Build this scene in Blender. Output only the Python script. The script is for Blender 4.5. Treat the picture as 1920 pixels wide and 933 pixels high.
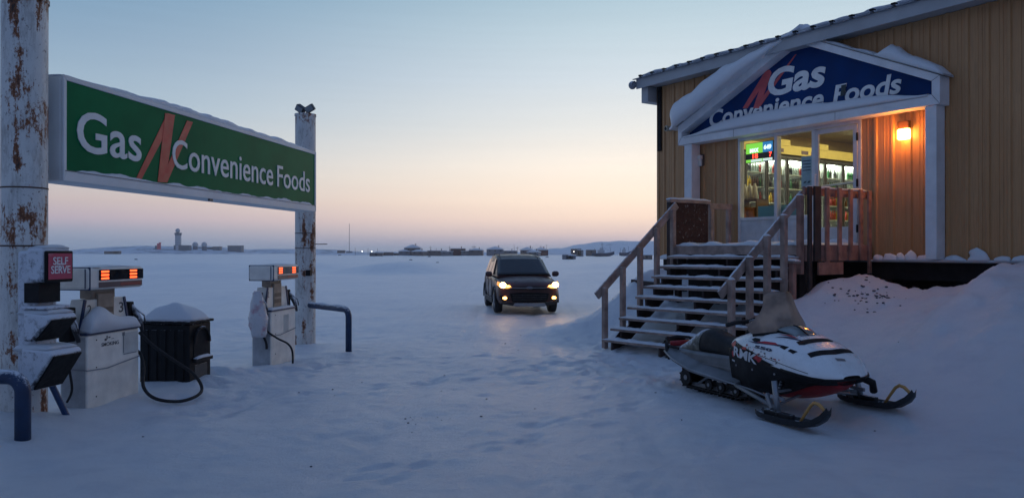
import bpy, bmesh, math, random
from mathutils import Vector, Matrix, noise, Euler
R = math.radians
random.seed(7)
S = bpy.context.scene
for o in list(bpy.data.objects): bpy.data.objects.remove(o)

# ------------------------------------------------------------------ camera
cam = bpy.data.cameras.new('camera'); camo = bpy.data.objects.new('camera', cam)
S.collection.objects.link(camo); S.camera = camo
FPX = 1400.0; HOR = 470.0; CAMZ = 1.8
cam.sensor_width = 36; cam.lens = 36*FPX/1920
cam.clip_start = 0.05; cam.clip_end = 30000
camo.location = (0, 0, CAMZ)
camo.rotation_euler = (R(90)+math.atan((HOR-466.5)/FPX), 0, 0)

# ------------------------------------------------------------------ sky and light
W = bpy.data.worlds.new('World'); S.world = W; W.use_nodes = True
nt = W.node_tree; nt.nodes.clear()
def srgb(r, g, b):
    f = lambda c: (c/255/12.92) if c/255 <= .04045 else ((c/255+.055)/1.055)**2.4
    return (f(r), f(g), f(b), 1)
def wn(t, **k):
    n = nt.nodes.new(t)
    for a, b in k.items(): setattr(n, a, b)
    return n
geo = wn('ShaderNodeTexCoord'); sep = wn('ShaderNodeSeparateXYZ')
nt.links.new(geo.outputs['Generated'], sep.inputs[0])
def ramp(stops):
    n = wn('ShaderNodeValToRGB'); cr = n.color_ramp
    while len(cr.elements) > 1: cr.elements.remove(cr.elements[-1])
    for i, (p, c) in enumerate(stops):
        e = cr.elements[0] if i == 0 else cr.elements.new(p)
        e.position = p; e.color = c
    cr.interpolation = 'EASE' if False else 'LINEAR'
    return n
mp = wn('ShaderNodeMapRange'); mp.inputs['From Min'].default_value = -.05; mp.inputs['From Max'].default_value = 1.0
nt.links.new(sep.outputs['Z'], mp.inputs['Value'])
def P(z): return (z+.05)/1.05
def el(v): return P(math.sin(math.atan((470-v)/FPX)))
ZEN = srgb(90, 116, 160)
left = ramp([(0, srgb(96,116,150)), (el(470), srgb(124,145,172)), (el(455), srgb(132,147,172)), (el(438), srgb(148,156,176)), (el(415), srgb(182,170,182)),
             (el(385), srgb(196,182,182)), (el(340), srgb(196,195,194)), (el(290), srgb(182,192,200)), (el(220), srgb(158,180,198)),
             (el(120), srgb(136,163,188)), (el(0), srgb(108,146,178)), (P(.42), srgb(98,128,166)), (P(.7), ZEN), (1, ZEN)])
right = ramp([(0, srgb(110,120,148)), (el(470), srgb(158,158,180)), (el(455), srgb(192,178,188)), (el(438), srgb(228,202,194)), (el(410), srgb(254,225,204)),
              (el(375), srgb(262,238,215)), (el(310), srgb(256,243,228)), (el(240), srgb(233,232,228)), (el(150), srgb(211,221,228)),
              (el(60), srgb(192,210,220)), (el(0), srgb(176,199,212)), (P(.42), srgb(122,146,178)), (P(.7), ZEN), (1, ZEN)])
back = ramp([(0, srgb(80,92,122)), (P(0), srgb(98,108,138)), (P(.1), srgb(116,126,156)), (P(.25), srgb(106,124,156)), (P(.5), srgb(86,106,142)), (P(.8), ZEN), (1, ZEN)])
for r_ in (left, right, back): nt.links.new(mp.outputs[0], r_.inputs[0])
# azimuth: warmer towards +x in the view direction, darker behind
mx = wn('ShaderNodeMapRange', interpolation_type='SMOOTHSTEP'); mx.inputs['From Min'].default_value = -.62; mx.inputs['From Max'].default_value = .22
nt.links.new(sep.outputs['X'], mx.inputs['Value'])
my = wn('ShaderNodeMapRange', interpolation_type='SMOOTHSTEP'); my.inputs['From Min'].default_value = -.35; my.inputs['From Max'].default_value = .72
nt.links.new(sep.outputs['Y'], my.inputs['Value'])
def mixc(a, b, f):
    n = wn('ShaderNodeMix', data_type='RGBA')
    nt.links.new(a, n.inputs[6]); nt.links.new(b, n.inputs[7]); nt.links.new(f, n.inputs[0]); return n.outputs[2]
c1 = mixc(left.outputs[0], right.outputs[0], mx.outputs[0])
c2 = mixc(back.outputs[0], c1, my.outputs[0])
# faint horizontal streaks of ice haze close to the horizon
tc = wn('ShaderNodeMapping'); tc.inputs['Scale'].default_value = (2, 2, 60)
nt.links.new(geo.outputs['Generated'], tc.inputs[0])
nz = wn('ShaderNodeTexNoise'); nz.inputs['Scale'].default_value = 2.2; nz.inputs['Detail'].default_value = 3
nt.links.new(tc.outputs[0], nz.inputs[0])
mr = wn('ShaderNodeMapRange'); mr.inputs['From Min'].default_value = .3; mr.inputs['From Max'].default_value = .7
mr.inputs['To Min'].default_value = .988; mr.inputs['To Max'].default_value = 1.01
nt.links.new(nz.outputs[0], mr.inputs[0])
mul = wn('ShaderNodeVectorMath', operation='SCALE'); nt.links.new(c2, mul.inputs[0]); nt.links.new(mr.outputs[0], mul.inputs['Scale'])
bg = wn('ShaderNodeBackground'); bg.inputs['Strength'].default_value = 1.0
out = wn('ShaderNodeOutputWorld')
nt.links.new(mul.outputs[0], bg.inputs[0]); nt.links.new(bg.outputs[0], out.inputs[0])
W.cycles.sampling_method = 'AUTOMATIC'

sun = bpy.data.lights.new('dusk_glow', 'SUN'); sun.energy = 0.10; sun.angle = R(25); sun.color = (1, .72, .58)
suno = bpy.data.objects.new('dusk_glow', sun); S.collection.objects.link(suno)
suno.rotation_euler = Vector((.55, .8, .10)).to_track_quat('Z', 'Y').to_euler()

S.view_settings.view_transform = 'Standard'; S.view_settings.look = 'None'
S.view_settings.exposure = 0.10; S.view_settings.gamma = 1; S.view_settings.use_curve_mapping = False
S.render.engine = 'CYCLES'
S.cycles.max_bounces = 6; S.cycles.volume_bounces = 1; S.cycles.transparent_max_bounces = 12
S.cycles.use_denoising = True; S.cycles.sample_clamp_indirect = 3

# ------------------------------------------------------------------ helpers
def tag(o, label=None, cat=None, group=None, kind=None):
    if label: o['label'] = label
    if cat: o['category'] = cat
    if group: o['group'] = group
    if kind: o['kind'] = kind
    return o
def thing(name, label, cat, loc=(0,0,0), rz=0, group=None):
    o = bpy.data.objects.new(name, None); S.collection.objects.link(o)
    o.location = loc; o.rotation_euler = (0, 0, rz); o.empty_display_size = .2
    return tag(o, label, cat, group)
def copy_tree(o, parent=None):
    c = o.copy(); S.collection.objects.link(c); c.parent = parent
    for ch in list(o.children): copy_tree(ch, c)
    return c
def smooth(a, b, x):
    t = (x-a)/(b-a); t = 0 if t < 0 else 1 if t > 1 else t
    return t*t*(3-2*t)

class MB:
    def __init__(s): s.v = []; s.f = []
    def add(s, vs, fs):
        n = len(s.v); s.v += [tuple(v) for v in vs]; s.f += [tuple(i+n for i in f) for f in fs]; return s
    def box(s, x0, x1, y0, y1, z0, z1, M=None):
        vs = [Vector((x, y, z)) for z in (z0, z1) for y in (y0, y1) for x in (x0, x1)]
        if M is not None: vs = [M @ v for v in vs]
        return s.add(vs, [(0,2,3,1), (4,5,7,6), (0,1,5,4), (2,6,7,3), (0,4,6,2), (1,3,7,5)])
    def beam(s, p, q, w, h, up=(0,0,1)):
        p, q = Vector(p), Vector(q); d = (q-p).normalized(); u = Vector(up)
        sd = d.cross(u).normalized()*w/2; uu = sd.cross(d).normalized()*h/2
        vs = [c+a*sd+b*uu for c in (p, q) for b in (-1, 1) for a in (-1, 1)]
        return s.add(vs, [(0,2,3,1), (4,5,7,6), (0,1,5,4), (2,6,7,3), (0,4,6,2), (1,3,7,5)])
    def tube(s, pts, r, n=10, caps=True):
        pts = [Vector(p) for p in pts]; rr = r if isinstance(r, (list, tuple)) else [r]*len(pts)
        rings = []; prev = None
        for i, p in enumerate(pts):
            a = pts[max(0, i-1)]; b = pts[min(len(pts)-1, i+1)]; d = (b-a).normalized()
            if prev is None: prev = d.orthogonal().normalized()
            else:
                prev = prev - d*prev.dot(d)
                prev = prev.normalized() if prev.length > 1e-6 else d.orthogonal().normalized()
            c = d.cross(prev)
            rings.append([p + (prev*math.cos(2*math.pi*k/n) + c*math.sin(2*math.pi*k/n))*rr[i] for k in range(n)])
        return s.loft(rings, caps)
    def loft(s, rings, caps=True, closed=True):
        m = len(rings[0]); n0 = len(s.v)
        for r_ in rings: s.v += [tuple(p) for p in r_]
        for i in range(len(rings)-1):
            for k in range(m if closed else m-1):
                a = n0+i*m+k; b = n0+i*m+(k+1) % m
                s.f.append((a, b, b+m, a+m))
        if caps:
            s.f.append(tuple(n0+k for k in range(m))[::-1]); s.f.append(tuple(n0+(len(rings)-1)*m+k for k in range(m)))
        return s
    def prism(s, poly, M, d):          # polygon in local xy of M, extruded d along its z
        n = len(poly); a = [M @ Vector((x, y, 0)) for x, y in poly]; b = [M @ Vector((x, y, d)) for x, y in poly]
        n0 = len(s.v); s.v += [tuple(p) for p in a+b]
        s.f.append(tuple(n0+i for i in range(n))[::-1]); s.f.append(tuple(n0+n+i for i in range(n)))
        for i in range(n): s.f.append((n0+i, n0+(i+1) % n, n0+n+(i+1) % n, n0+n+i))
        return s
    def sphere(s, c, r, nu=12, nv=8, sc=(1,1,1)):
        c = Vector(c); rings = []
        for j in range(nv+1):
            t = -math.pi/2+math.pi*j/nv; t = max(-1.55, min(1.55, t))
            rings.append([c+Vector((r*sc[0]*math.cos(t)*math.cos(2*math.pi*k/nu), r*sc[1]*math.cos(t)*math.sin(2*math.pi*k/nu), r*sc[2]*math.sin(t))) for k in range(nu)])
        return s.loft(rings)
    def build(s, name, mat, parent=None, label=None, bevel=0, seg=2, smoothf=False, sub=0, fix=True, kind=None):
        me = bpy.data.meshes.new(name); me.from_pydata(s.v, [], s.f); me.validate()
        if fix:
            bm = bmesh.new(); bm.from_mesh(me); bmesh.ops.recalc_face_normals(bm, faces=bm.faces); bm.to_mesh(me); bm.free()
        o = bpy.data.objects.new(name, me); S.collection.objects.link(o)
        me.materials.append(mat)
        if parent: o.parent = parent
        if label: o['label'] = label
        if kind: o['kind'] = kind
        if bevel:
            m = o.modifiers.new('b', 'BEVEL'); m.width = bevel; m.segments = seg; m.limit_method = 'ANGLE'; m.angle_limit = R(35)
        if sub:
            m = o.modifiers.new('s', 'SUBSURF'); m.levels = sub; m.render_levels = sub
        if smoothf: me.shade_smooth()
        elif bevel:
            me.shade_smooth()
            try: me.set_sharp_from_angle(angle=R(40))
            except Exception: pass
        return o

def text_geo(txt, x, z, w, h, depth=.01, shear=0, off=.02, space=1.0, res=4):
    """letters as (verts, faces), lower left corner at x, z; width w; height h; lies in the plane y = 0, front face to -y"""
    cu = bpy.data.curves.new('t', 'FONT'); cu.body = txt; cu.size = 1; cu.offset = off; cu.shear = shear
    cu.space_character = space; cu.resolution_u = res; cu.extrude = .5
    ob = bpy.data.objects.new('t', cu); S.collection.objects.link(ob)
    dg = bpy.context.evaluated_depsgraph_get(); dg.update()
    me = bpy.data.meshes.new_from_object(ob.evaluated_get(dg))
    bpy.data.objects.remove(ob)
    xs = [v.co.x for v in me.vertices]; ys = [v.co.y for v in me.vertices]
    x0, x1, y0, y1 = min(xs), max(xs), min(ys), max(ys)
    vs = [(x+(v.co.x-x0)/(x1-x0)*w, -(v.co.z+.5)*depth, z+(v.co.y-y0)/(y1-y0)*h) for v in me.vertices]
    fs = [tuple(p.vertices) for p in me.polygons]
    bpy.data.meshes.remove(me)
    return vs, fs

def nodes_mat(name):
    m = bpy.data.materials.new(name); m.use_nodes = True
    t = m.node_tree; b = t.nodes['Principled BSDF']; return m, t, b
def N(t, typ, **k):
    n = t.nodes.new(typ)
    for a, b in k.items():
        if a.startswith('i_'): n.inputs[a[2:].replace('_', ' ')].default_value = b
        else: setattr(n, a, b)
    return n
def mixrgb(t, fac, a, b, mode='MIX'):
    n = t.nodes.new('ShaderNodeMix'); n.data_type = 'RGBA'; n.blend_type = mode
    for sock, val in ((0, fac), (6, a), (7, b)):
        if isinstance(val, (int, float)): n.inputs[sock].default_value = val
        elif isinstance(val, tuple): n.inputs[sock].default_value = val if len(val) == 4 else (*val, 1)
        else: t.links.new(val, n.inputs[sock])
    return n.outputs[2]
def mrange(t, v, a, b, c=0, d=1):
    n = t.nodes.new('ShaderNodeMapRange'); n.inputs[1].default_value = a; n.inputs[2].default_value = b
    n.inputs[3].default_value = c; n.inputs[4].default_value = d; t.links.new(v, n.inputs[0]); return n.outputs[0]
def tex(t, scale, detail=4, sc=(1,1,1), rough=.55, obj=True):
    tc = t.nodes.new('ShaderNodeTexCoord'); mpn = t.nodes.new('ShaderNodeMapping'); mpn.inputs['Scale'].default_value = sc
    t.links.new(tc.outputs['Object' if obj else 'Generated'], mpn.inputs[0])
    n = t.nodes.new('ShaderNodeTexNoise'); n.inputs['Scale'].default_value = scale; n.inputs['Detail'].default_value = detail; n.inputs['Roughness'].default_value = rough
    t.links.new(mpn.outputs[0], n.inputs[0]); return n.outputs[0]
def bump(t, b, h, strength, dist=.02):
    n = t.nodes.new('ShaderNodeBump'); n.inputs['Strength'].default_value = strength; n.inputs['Distance'].default_value = dist
    t.links.new(h, n.inputs['Height'])
    if b.inputs['Normal'].is_linked: t.links.new(b.inputs['Normal'].links[0].from_socket, n.inputs['Normal'])
    t.links.new(n.outputs[0], b.inputs['Normal'])
MC = {}
def mat(name, col, rough=.6, metal=0, var=.18, vs=6, sc=(1,1,1), bmp=.0, bs=40, frost=0, spec=.5, coat=0):
    if name in MC: return MC[name]
    m, t, b = nodes_mat(name)
    n = tex(t, vs, 5, sc)
    f = mrange(t, n, .3, .7, 1-var, 1+var)
    mm = t.nodes.new('ShaderNodeVectorMath'); mm.operation = 'SCALE'; mm.inputs[0].default_value = col[:3]; t.links.new(f, mm.inputs['Scale'])
    c = mm.outputs[0]
    if frost:
        g = t.nodes.new('ShaderNodeNewGeometry'); sp = t.nodes.new('ShaderNodeSeparateXYZ'); t.links.new(g.outputs['Normal'], sp.inputs[0])
        up = mrange(t, sp.outputs['Z'], -.4, .9, 0, .42)
        n2 = tex(t, 15, 9, (1,1,1), .78)
        ad = t.nodes.new('ShaderNodeMath'); ad.operation = 'ADD'; t.links.new(up, ad.inputs[0]); t.links.new(n2, ad.inputs[1])
        ff = mrange(t, ad.outputs[0], .92-frost*.5, 1.05-frost*.4, 0, .9)
        c = mixrgb(t, ff, c, (.74,.78,.84))
    t.links.new(c, b.inputs['Base Color'])
    b.inputs['Roughness'].default_value = rough; b.inputs['Metallic'].default_value = metal
    b.inputs['Specular IOR Level'].default_value = spec
    if coat: b.inputs['Coat Weight'].default_value = coat; b.inputs['Coat Roughness'].default_value = .12
    rr = mrange(t, tex(t, vs*2, 3), .3, .7, max(.02, rough-.1), min(1, rough+.12)); t.links.new(rr, b.inputs['Roughness'])
    if bmp: bump(t, b, tex(t, bs, 5, sc), bmp)
    MC[name] = m; return m
def emit(name, col, strength):
    if name in MC: return MC[name]
    m, t, b = nodes_mat(name)
    b.inputs['Base Color'].default_value = (*col[:3], 1); b.inputs['Emission Color'].default_value = (*col[:3], 1); b.inputs['Emission Strength'].default_value = strength
    MC[name] = m; return m
def glassmat(name, tint=(.9,.95,.95), rough=.02, f0=.06):
    m = bpy.data.materials.new(name); m.use_nodes = True; t = m.node_tree; t.nodes.clear()
    tr = N(t, 'ShaderNodeBsdfTransparent'); tr.inputs[0].default_value = (*tint, 1)
    gl = N(t, 'ShaderNodeBsdfGlossy'); gl.inputs['Roughness'].default_value = rough
    lw = N(t, 'ShaderNodeFresnel'); lw.inputs['IOR'].default_value = 1.5
    mx_ = N(t, 'ShaderNodeMixShader'); o_ = N(t, 'ShaderNodeOutputMaterial')
    ge = N(t, 'ShaderNodeNewGeometry'); iv = N(t, 'ShaderNodeMath', operation='SUBTRACT'); iv.inputs[0].default_value = 1; t.links.new(ge.outputs['Backfacing'], iv.inputs[1])
    ml = N(t, 'ShaderNodeMath', operation='MULTIPLY'); t.links.new(lw.outputs[0], ml.inputs[0]); t.links.new(iv.outputs[0], ml.inputs[1])
    t.links.new(ml.outputs[0], mx_.inputs[0]); t.links.new(tr.outputs[0], mx_.inputs[1]); t.links.new(gl.outputs[0], mx_.inputs[2]); t.links.new(mx_.outputs[0], o_.inputs[0])
    return m

# snow
def snow_mat(name, ground=False):
    m, t, b = nodes_mat(name)
    tc = t.nodes.new('ShaderNodeTexCoord')
    def nn(scale, det, sc=(1,1,1), rough=.6):
        mpn = t.nodes.new('ShaderNodeMapping'); mpn.inputs['Scale'].default_value = sc; t.links.new(tc.outputs['Object'], mpn.inputs[0])
        n = t.nodes.new('ShaderNodeTexNoise'); n.inputs['Scale'].default_value = scale; n.inputs['Detail'].default_value = det; n.inputs['Roughness'].default_value = rough
        t.links.new(mpn.outputs[0], n.inputs[0]); return n.outputs[0]
    base = mixrgb(t, mrange(t, nn(.5, 6), .35, .65), (.78,.83,.89), (.86,.90,.94))
    if ground:
        base = mixrgb(t, mrange(t, nn(2.2, 8, (1,1.4,1), .7), .46, .70, 0, .38), base, (.60,.65,.73))
        # scattered specks of grit on the packed lot
        sp = mrange(t, nn(26, 4, (1,1,1), .8), .735, .77, 0, .55)
        base = mixrgb(t, sp, base, (.16,.17,.2))
        # windswept bands far out on the bay
        base = mixrgb(t, mrange(t, nn(.02, 6, (.35,1.6,1), .65), .45, .62, 0, .25), base, (.62,.69,.80))
    t.links.new(base, b.inputs['Base Color'])
    b.inputs['Roughness'].default_value = .42
    b.inputs['Specular IOR Level'].default_value = 1.0 if ground else .4
    if ground:
        bump(t, b, nn(.9, 6, (1,1,1), .62), .32, .14)
        bump(t, b, nn(6, 8, (1,1.3,1), .74), .7, .05)
    bump(t, b, nn(42, 6, (1,1,1), .8), 1.0, .022)
    return m
SNOW = snow_mat('snow'); SNOWG = snow_mat('packed_snow', True)

def snow_strip(name, path, wvec, h, parent, seed=0, amp=.35, seg=None, label=None, droop=.02, ends=True, mat_=None, scale=3.0):
    """a rounded ridge of snow lying along a path of points, wvec = half width vector, h = height or list"""
    path = [Vector(p) for p in path]; L = sum((path[i+1]-path[i]).length for i in range(len(path)-1))
    seg = seg or max(6, int(L/.06)); w = Vector(wvec); mb = MB(); rings = []
    for i in range(seg+1):
        t = i/seg; dist = t*L; k = 0
        while k < len(path)-2 and dist > (path[k+1]-path[k]).length: dist -= (path[k+1]-path[k]).length; k += 1
        sg = (path[k+1]-path[k]); p = path[k]+sg*min(1, dist/max(1e-6, sg.length))
        hh = h(t) if callable(h) else h
        e = min(1, min(t, 1-t)*seg/2.5+.25) if ends else 1
        nv = noise.noise(Vector((p.x*scale+seed*7.3, p.y*scale, p.z*scale+seed)))
        nv2 = noise.noise(Vector((p.x*scale*4+seed*3.1, p.y*scale*4, p.z*4)))
        H = max(.004, hh*(1+amp*nv*1.6+amp*.5*nv2))*e
        wd = 1+amp*.25*noise.noise(Vector((p.x*scale*2, p.y*scale*2+seed, 5)))
        ring = []
        for a in range(9):
            th = math.pi*a/8
            ring.append(p - w*wd*math.cos(th) + Vector((0, 0, H*math.sin(th)**.6)))
        ring += [p+w*.8-Vector((0,0,droop)), p-w*.8-Vector((0,0,droop))]
        rings.append(ring)
    mb.loft(rings)
    return mb.build(name, mat_ or SNOW, parent, label=label, smoothf=True)
# ------------------------------------------------------------------ frames
P0 = Vector((6.27, 13.4, 0)); DB = Vector((.549, -.836, 0)); NB = Vector((-.836, -.549, 0))
BROT = math.atan2(-.836, .549)
MBLD = Matrix.Translation(P0) @ Matrix.Rotation(BROT, 4, 'Z'); MBI = MBLD.inverted()
def bpx(u, v, y):            # photo pixel -> (s, z) on the plane local y of the building
    o = MBI @ Vector((0,0,CAMZ)); d = (MBI.to_3x3() @ Vector(((u-960)/FPX, 1, (HOR-v)/FPX)))
    t = (y-o.y)/d.y; p = o+d*t; return (p.x, p.z)
SP = Vector((-4.93, 7.55, 0)); SROT = math.atan2(.986, .164)
MSG = Matrix.Translation(SP) @ Matrix.Rotation(SROT, 4, 'Z'); MSI = MSG.inverted()
def spx(u, v, y):
    o = MSI @ Vector((0,0,CAMZ)); d = (MSI.to_3x3() @ Vector(((u-960)/FPX, 1, (HOR-v)/FPX)))
    t = (y-o.y)/d.y; p = o+d*t; return (p.x, p.z)

# ------------------------------------------------------------------ ground
def nz3(x, y, s, k=0): return noise.noise(Vector((x*s, y*s, k)))
PR = {}
_r = random.Random(17)
def add_print(x, y, a, d=.03):
    PR.setdefault((int(x//.5), int(y//.5)), []).append((x, y, math.cos(a), math.sin(a), d))
def walk(x0, y0, x1, y1, wob=.12):
    L = math.hypot(x1-x0, y1-y0); n = int(L/.38); a = math.atan2(y1-y0, x1-x0)
    for i in range(n):
        t = i/n; sd = .11*(1 if i % 2 else -1)
        add_print(x0+(x1-x0)*t-math.sin(a)*sd+_r.gauss(0, wob), y0+(y1-y0)*t+math.cos(a)*sd+_r.gauss(0, wob), a+_r.gauss(0, .25), _r.uniform(.006, .022))
for q in ((-3.6,8.2,1.6,12.6),(-3.3,12.2,1.8,12.8),(2.0,9.2,2.1,12.4),(2.9,9.6,1.7,12.2),(-3.4,7.4,-3.2,13),(1.7,8.6,-1.5,5.2),(1.4,12.6,.6,18.5),(1.9,13.2,1.2,18.5),(.5,5.0,2.4,8.0),(3.8,10.6,4.6,12.0)):
    for k in range(2): walk(*[v+_r.gauss(0, .2) for v in q])
for k in range(200): add_print(_r.uniform(-3.6, 2.5), _r.uniform(4, 17), _r.uniform(0, 6.3), _r.uniform(.004, .010))
for k in range(120): add_print(_r.gauss(1.7, .7), _r.gauss(11.6, 1.0), _r.uniform(0, 6.3), _r.uniform(.01, .028))
for k in range(70): add_print(_r.gauss(-3.6, .3), _r.uniform(7.4, 13), _r.uniform(0, 6.3), _r.uniform(.012, .04))
def prints(x, y):
    d = 0; i, j = int(x//.5), int(y//.5)
    for a in (i-1, i, i+1):
        for b in (j-1, j, j+1):
            for (px, py, c, s, h) in PR.get((a, b), ()):
                dx, dy = x-px, y-py
                u = (dx*c+dy*s)/.155; v = (-dx*s+dy*c)/.07; r2 = u*u+v*v
                if r2 < 6: d += h*(math.exp(-r2*r2*.8) - .28*math.exp(-(r2-2.4)**2))
    return d
def ground_z(x, y, detail=True):
    z = -2.0*smooth(24, 170, y)
    rx, ry = x-P0.x, y-P0.y
    s = rx*DB.x+ry*DB.y; t = rx*NB.x+ry*NB.y
    if y > -40 and -30 < s < 30 and -30 < t < 30:
        # ploughed bank along the store, right of the landing
        crest = 1.22 + .38*smooth(2.35, 2.75, s) + .10*math.exp(-((s-.45)/.45)**2) + .05*math.sin(s*3.1)
        crest *= smooth(-.9, .45, s)*.30+.70
        br = crest*smooth(5.3, .8, t)
        und = 1.0*smooth(-.4, -2.0, s) + .62*(1-smooth(-.4, -2.0, s))
        if t < .7: br = br + (und-br)*smooth(.75, .15, t)*(1-smooth(2.0, 2.6, s))
        bs = .80*smooth(4.0, 1.5, t)
        bl = 1.22*smooth(2.9, .1, t)*smooth(-6.4, -4.6, s)
        wr = smooth(-.35, .25, s); wl = 1-smooth(-3.5, -3.05, s)
        b = br*wr + bl*wl + bs*max(0, 1-wr-wl)
        far_fade = smooth(-14, -9, t)
        b *= far_fade if t < 0 else 1
        z += b
    # pump island hump
    q = MSI @ Vector((x, y, 0))
    isl = smooth(-2.6, -.3, q.x)*(1-smooth(6.8, 8.0, q.x))*math.exp(-(max(0, abs(q.y-.1)-.55)/.55)**2)
    z += .10*isl*(1-.9*smooth(2.5, 6.5, q.x))
    z -= .09*smooth(9, 12.5, y)*math.exp(-((x+4.2)/2.2)**2)*(1-smooth(20, 30, y))
    for (mx_, my_, r_, h_) in MOUNDS:
        d2 = ((x-mx_)**2+(y-my_)**2)/r_**2
        if d2 < 9: z += h_*math.exp(-d2)
    if detail:
        a = smooth(120, 20, y)
        drv = math.exp(-((x-.4-.02*y)/2.0)**2)       # packed by traffic
        z += (.06*nz3(x, y, .45)+.022*nz3(x, y, 1.3, 3)*(1-.4*drv)+.018*nz3(x, y, 3.4, 5)*(1-.45*drv)+.010*nz3(x, y, 8, 5))*(.35+.65*a)
        if -8 < x < 10 and 3 < y < 19: z -= prints(x, y)
        z += .35*nz3(x, y, .03, 2)*smooth(28, 90, y) + .22*abs(nz3(x*.6, y, .10, 4))*smooth(26, 60, y) + .5*nz3(x*.5, y, .012, 2)*smooth(60, 300, y)
        rb = smooth(.2, .9, b) if (-30 < s < 30 and -30 < t < 30 and y > -40) else 0
        z += rb*(.07*nz3(x, y, 2.1, 8)+.05*max(0, nz3(x, y, 3.1, 21)-.15)*2+.035*abs(nz3(x, y, 4, 9))+.022*nz3(x, y, 9, 9))
        # wheel ruts curving from the lot to the road
        if 2 < y < 45:
            for off, am in ((-.8, .04), (.8, .04), (1.9, .028), (3.3, .028), (-2.1, .02)):
                c = -.55+off+.045*(y-12)+.25*math.sin(y*.16)
                z -= am*(math.exp(-((x-c)/.14)**2)-.35*math.exp(-((x-c-.27)/.12)**2))*(.6+.8*nz3(x, y, .6, 11))
        # prints of the snowmobile's track and skis behind it
        qx = (x-2.21)*.45+(y-10.49)*-.893; qy = (x-2.21)*.893+(y-10.49)*.45
        if -3.2 < qx < .6:
            fd = smooth(-3.2, -1.2, qx); qy -= .10*qx*qx
            z -= fd*(.030*math.exp(-(qy/.20)**6)*(1+.4*math.sin(qx*42)) + .02*(math.exp(-((abs(qy)-.62)/.07)**2)))
        # scuffed line by the pumps
        c = -3.2+.12*(y-8); z -= .03*math.exp(-((x-c)/.06)**2)*smooth(7, 7.6, y)*(1-smooth(9, 9.8, y))
    return z
MOUNDS = [(-4.95, 7.25, .5, .12), (-5.7, 7.3, .5, .10), (-4.2, 10.4, .5, .10), (-3.9, 14.4, .55, .07), (-3.0, 13.3, .45, .06), (-4.0, 8.7, .35, .04),
          (-12.5, 78, 6, 1.3), (-9, 84, 5, .8), (14, 60, 8, .6), (-30, 110, 9, 1.2), (20, 130, 12, 1.3), (-4, 150, 14, 1.2), (-55, 130, 12, 1.4), (8, 46, 3, .25), (-22, 60, 6, .3), (2.35, 15.0, .7, .15), (1.4, 16.2, .9, .2), (2.9, 17.0, .8, .25),
          (-3.7,9.0,.3,.05), (-3.5,7.6,.4,.05)]
def axis(lo, hi, st, LO, HI, g=1.085):
    a = [lo+i*st for i in range(int((hi-lo)/st)+1)]
    s = st; x = a[-1]
    while x < HI: s *= g; x += s; a.append(x)
    s = st; x = lo; b = []
    while x > LO: s *= g; x -= s; b.append(x)
    return b[::-1]+a
xs = axis(-7.0, 9.2, .06, -9000, 9000); ys = axis(3.2, 18.5, .06, -60, 9000)
vs = [(x, y, ground_z(x, y)) for y in ys for x in xs]; nx = len(xs)
fs = [(j*nx+i, j*nx+i+1, (j+1)*nx+i+1, (j+1)*nx+i) for j in range(len(ys)-1) for i in range(nx-1)]
me = bpy.data.meshes.new('snow_ground'); me.from_pydata(vs, [], fs); me.materials.append(SNOWG); me.shade_smooth()
gr = bpy.data.objects.new('snow_ground', me); S.collection.objects.link(gr); tag(gr, kind='structure')

def hill(name, cx, cy, rx, ry, h, prof=None, base=-2.6, n=56):
    mb = MB(); vs = []
    for j in range(n+1):
        for i in range(n+1):
            a, b = i/n*2-1, j/n*2-1
            r = math.hypot(a, b)
            e = (1-smooth(.25, 1.0, r))
            x, y = cx+a*rx, cy+b*ry
            k = prof(a) if prof else 1
            z = base + (h-base)*e*k + (h*.12*nz3(x, y, 4/rx, 2)+h*.10*nz3(x, y, 12/rx, 6))*min(1, e*2)
            vs.append((x, y, z))
    fs = [(j*(n+1)+i, j*(n+1)+i+1, (j+1)*(n+1)+i+1, (j+1)*(n+1)+i) for j in range(n) for i in range(n)]
    mb.add(vs, fs); o = mb.build(name, SNOWH, smoothf=True, fix=False); tag(o, kind='structure'); return o
m_, t_, b_ = nodes_mat('tundra_snow')
base_ = mixrgb(t_, mrange(t_, tex(t_, .045, 8, (1,1.3,5), .75), .50, .60, 0, .6), (.72,.77,.84), (.13,.13,.16))
t_.links.new(base_, b_.inputs['Base Color']); b_.inputs['Roughness'].default_value = .8; SNOWH = m_
m_, t_, b_ = nodes_mat('hill_snow')
base_ = mixrgb(t_, mrange(t_, tex(t_, .02, 8, (1,1.3,4), .7), .60, .68, 0, .45), (.86,.88,.90), (.2,.2,.24))
t_.links.new(base_, b_.inputs['Base Color']); b_.inputs['Roughness'].default_value = .8; SNOWH2 = m_
hill('hill', -445, 960, 175, 110, 7.5)
hill('hill', -290, 990, 130, 90, 4.0)
SNOWH_ = SNOWH; SNOWH = SNOWH2
hill('hill', 150, 830, 150, 120, 12.0)
hill('hill', 60, 800, 60, 70, 4.2)
hill('hill', 330, 900, 260, 130, 11.0)
SNOWH = SNOWH_
hill('hill', -60, 700, 200, 60, .4)
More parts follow.
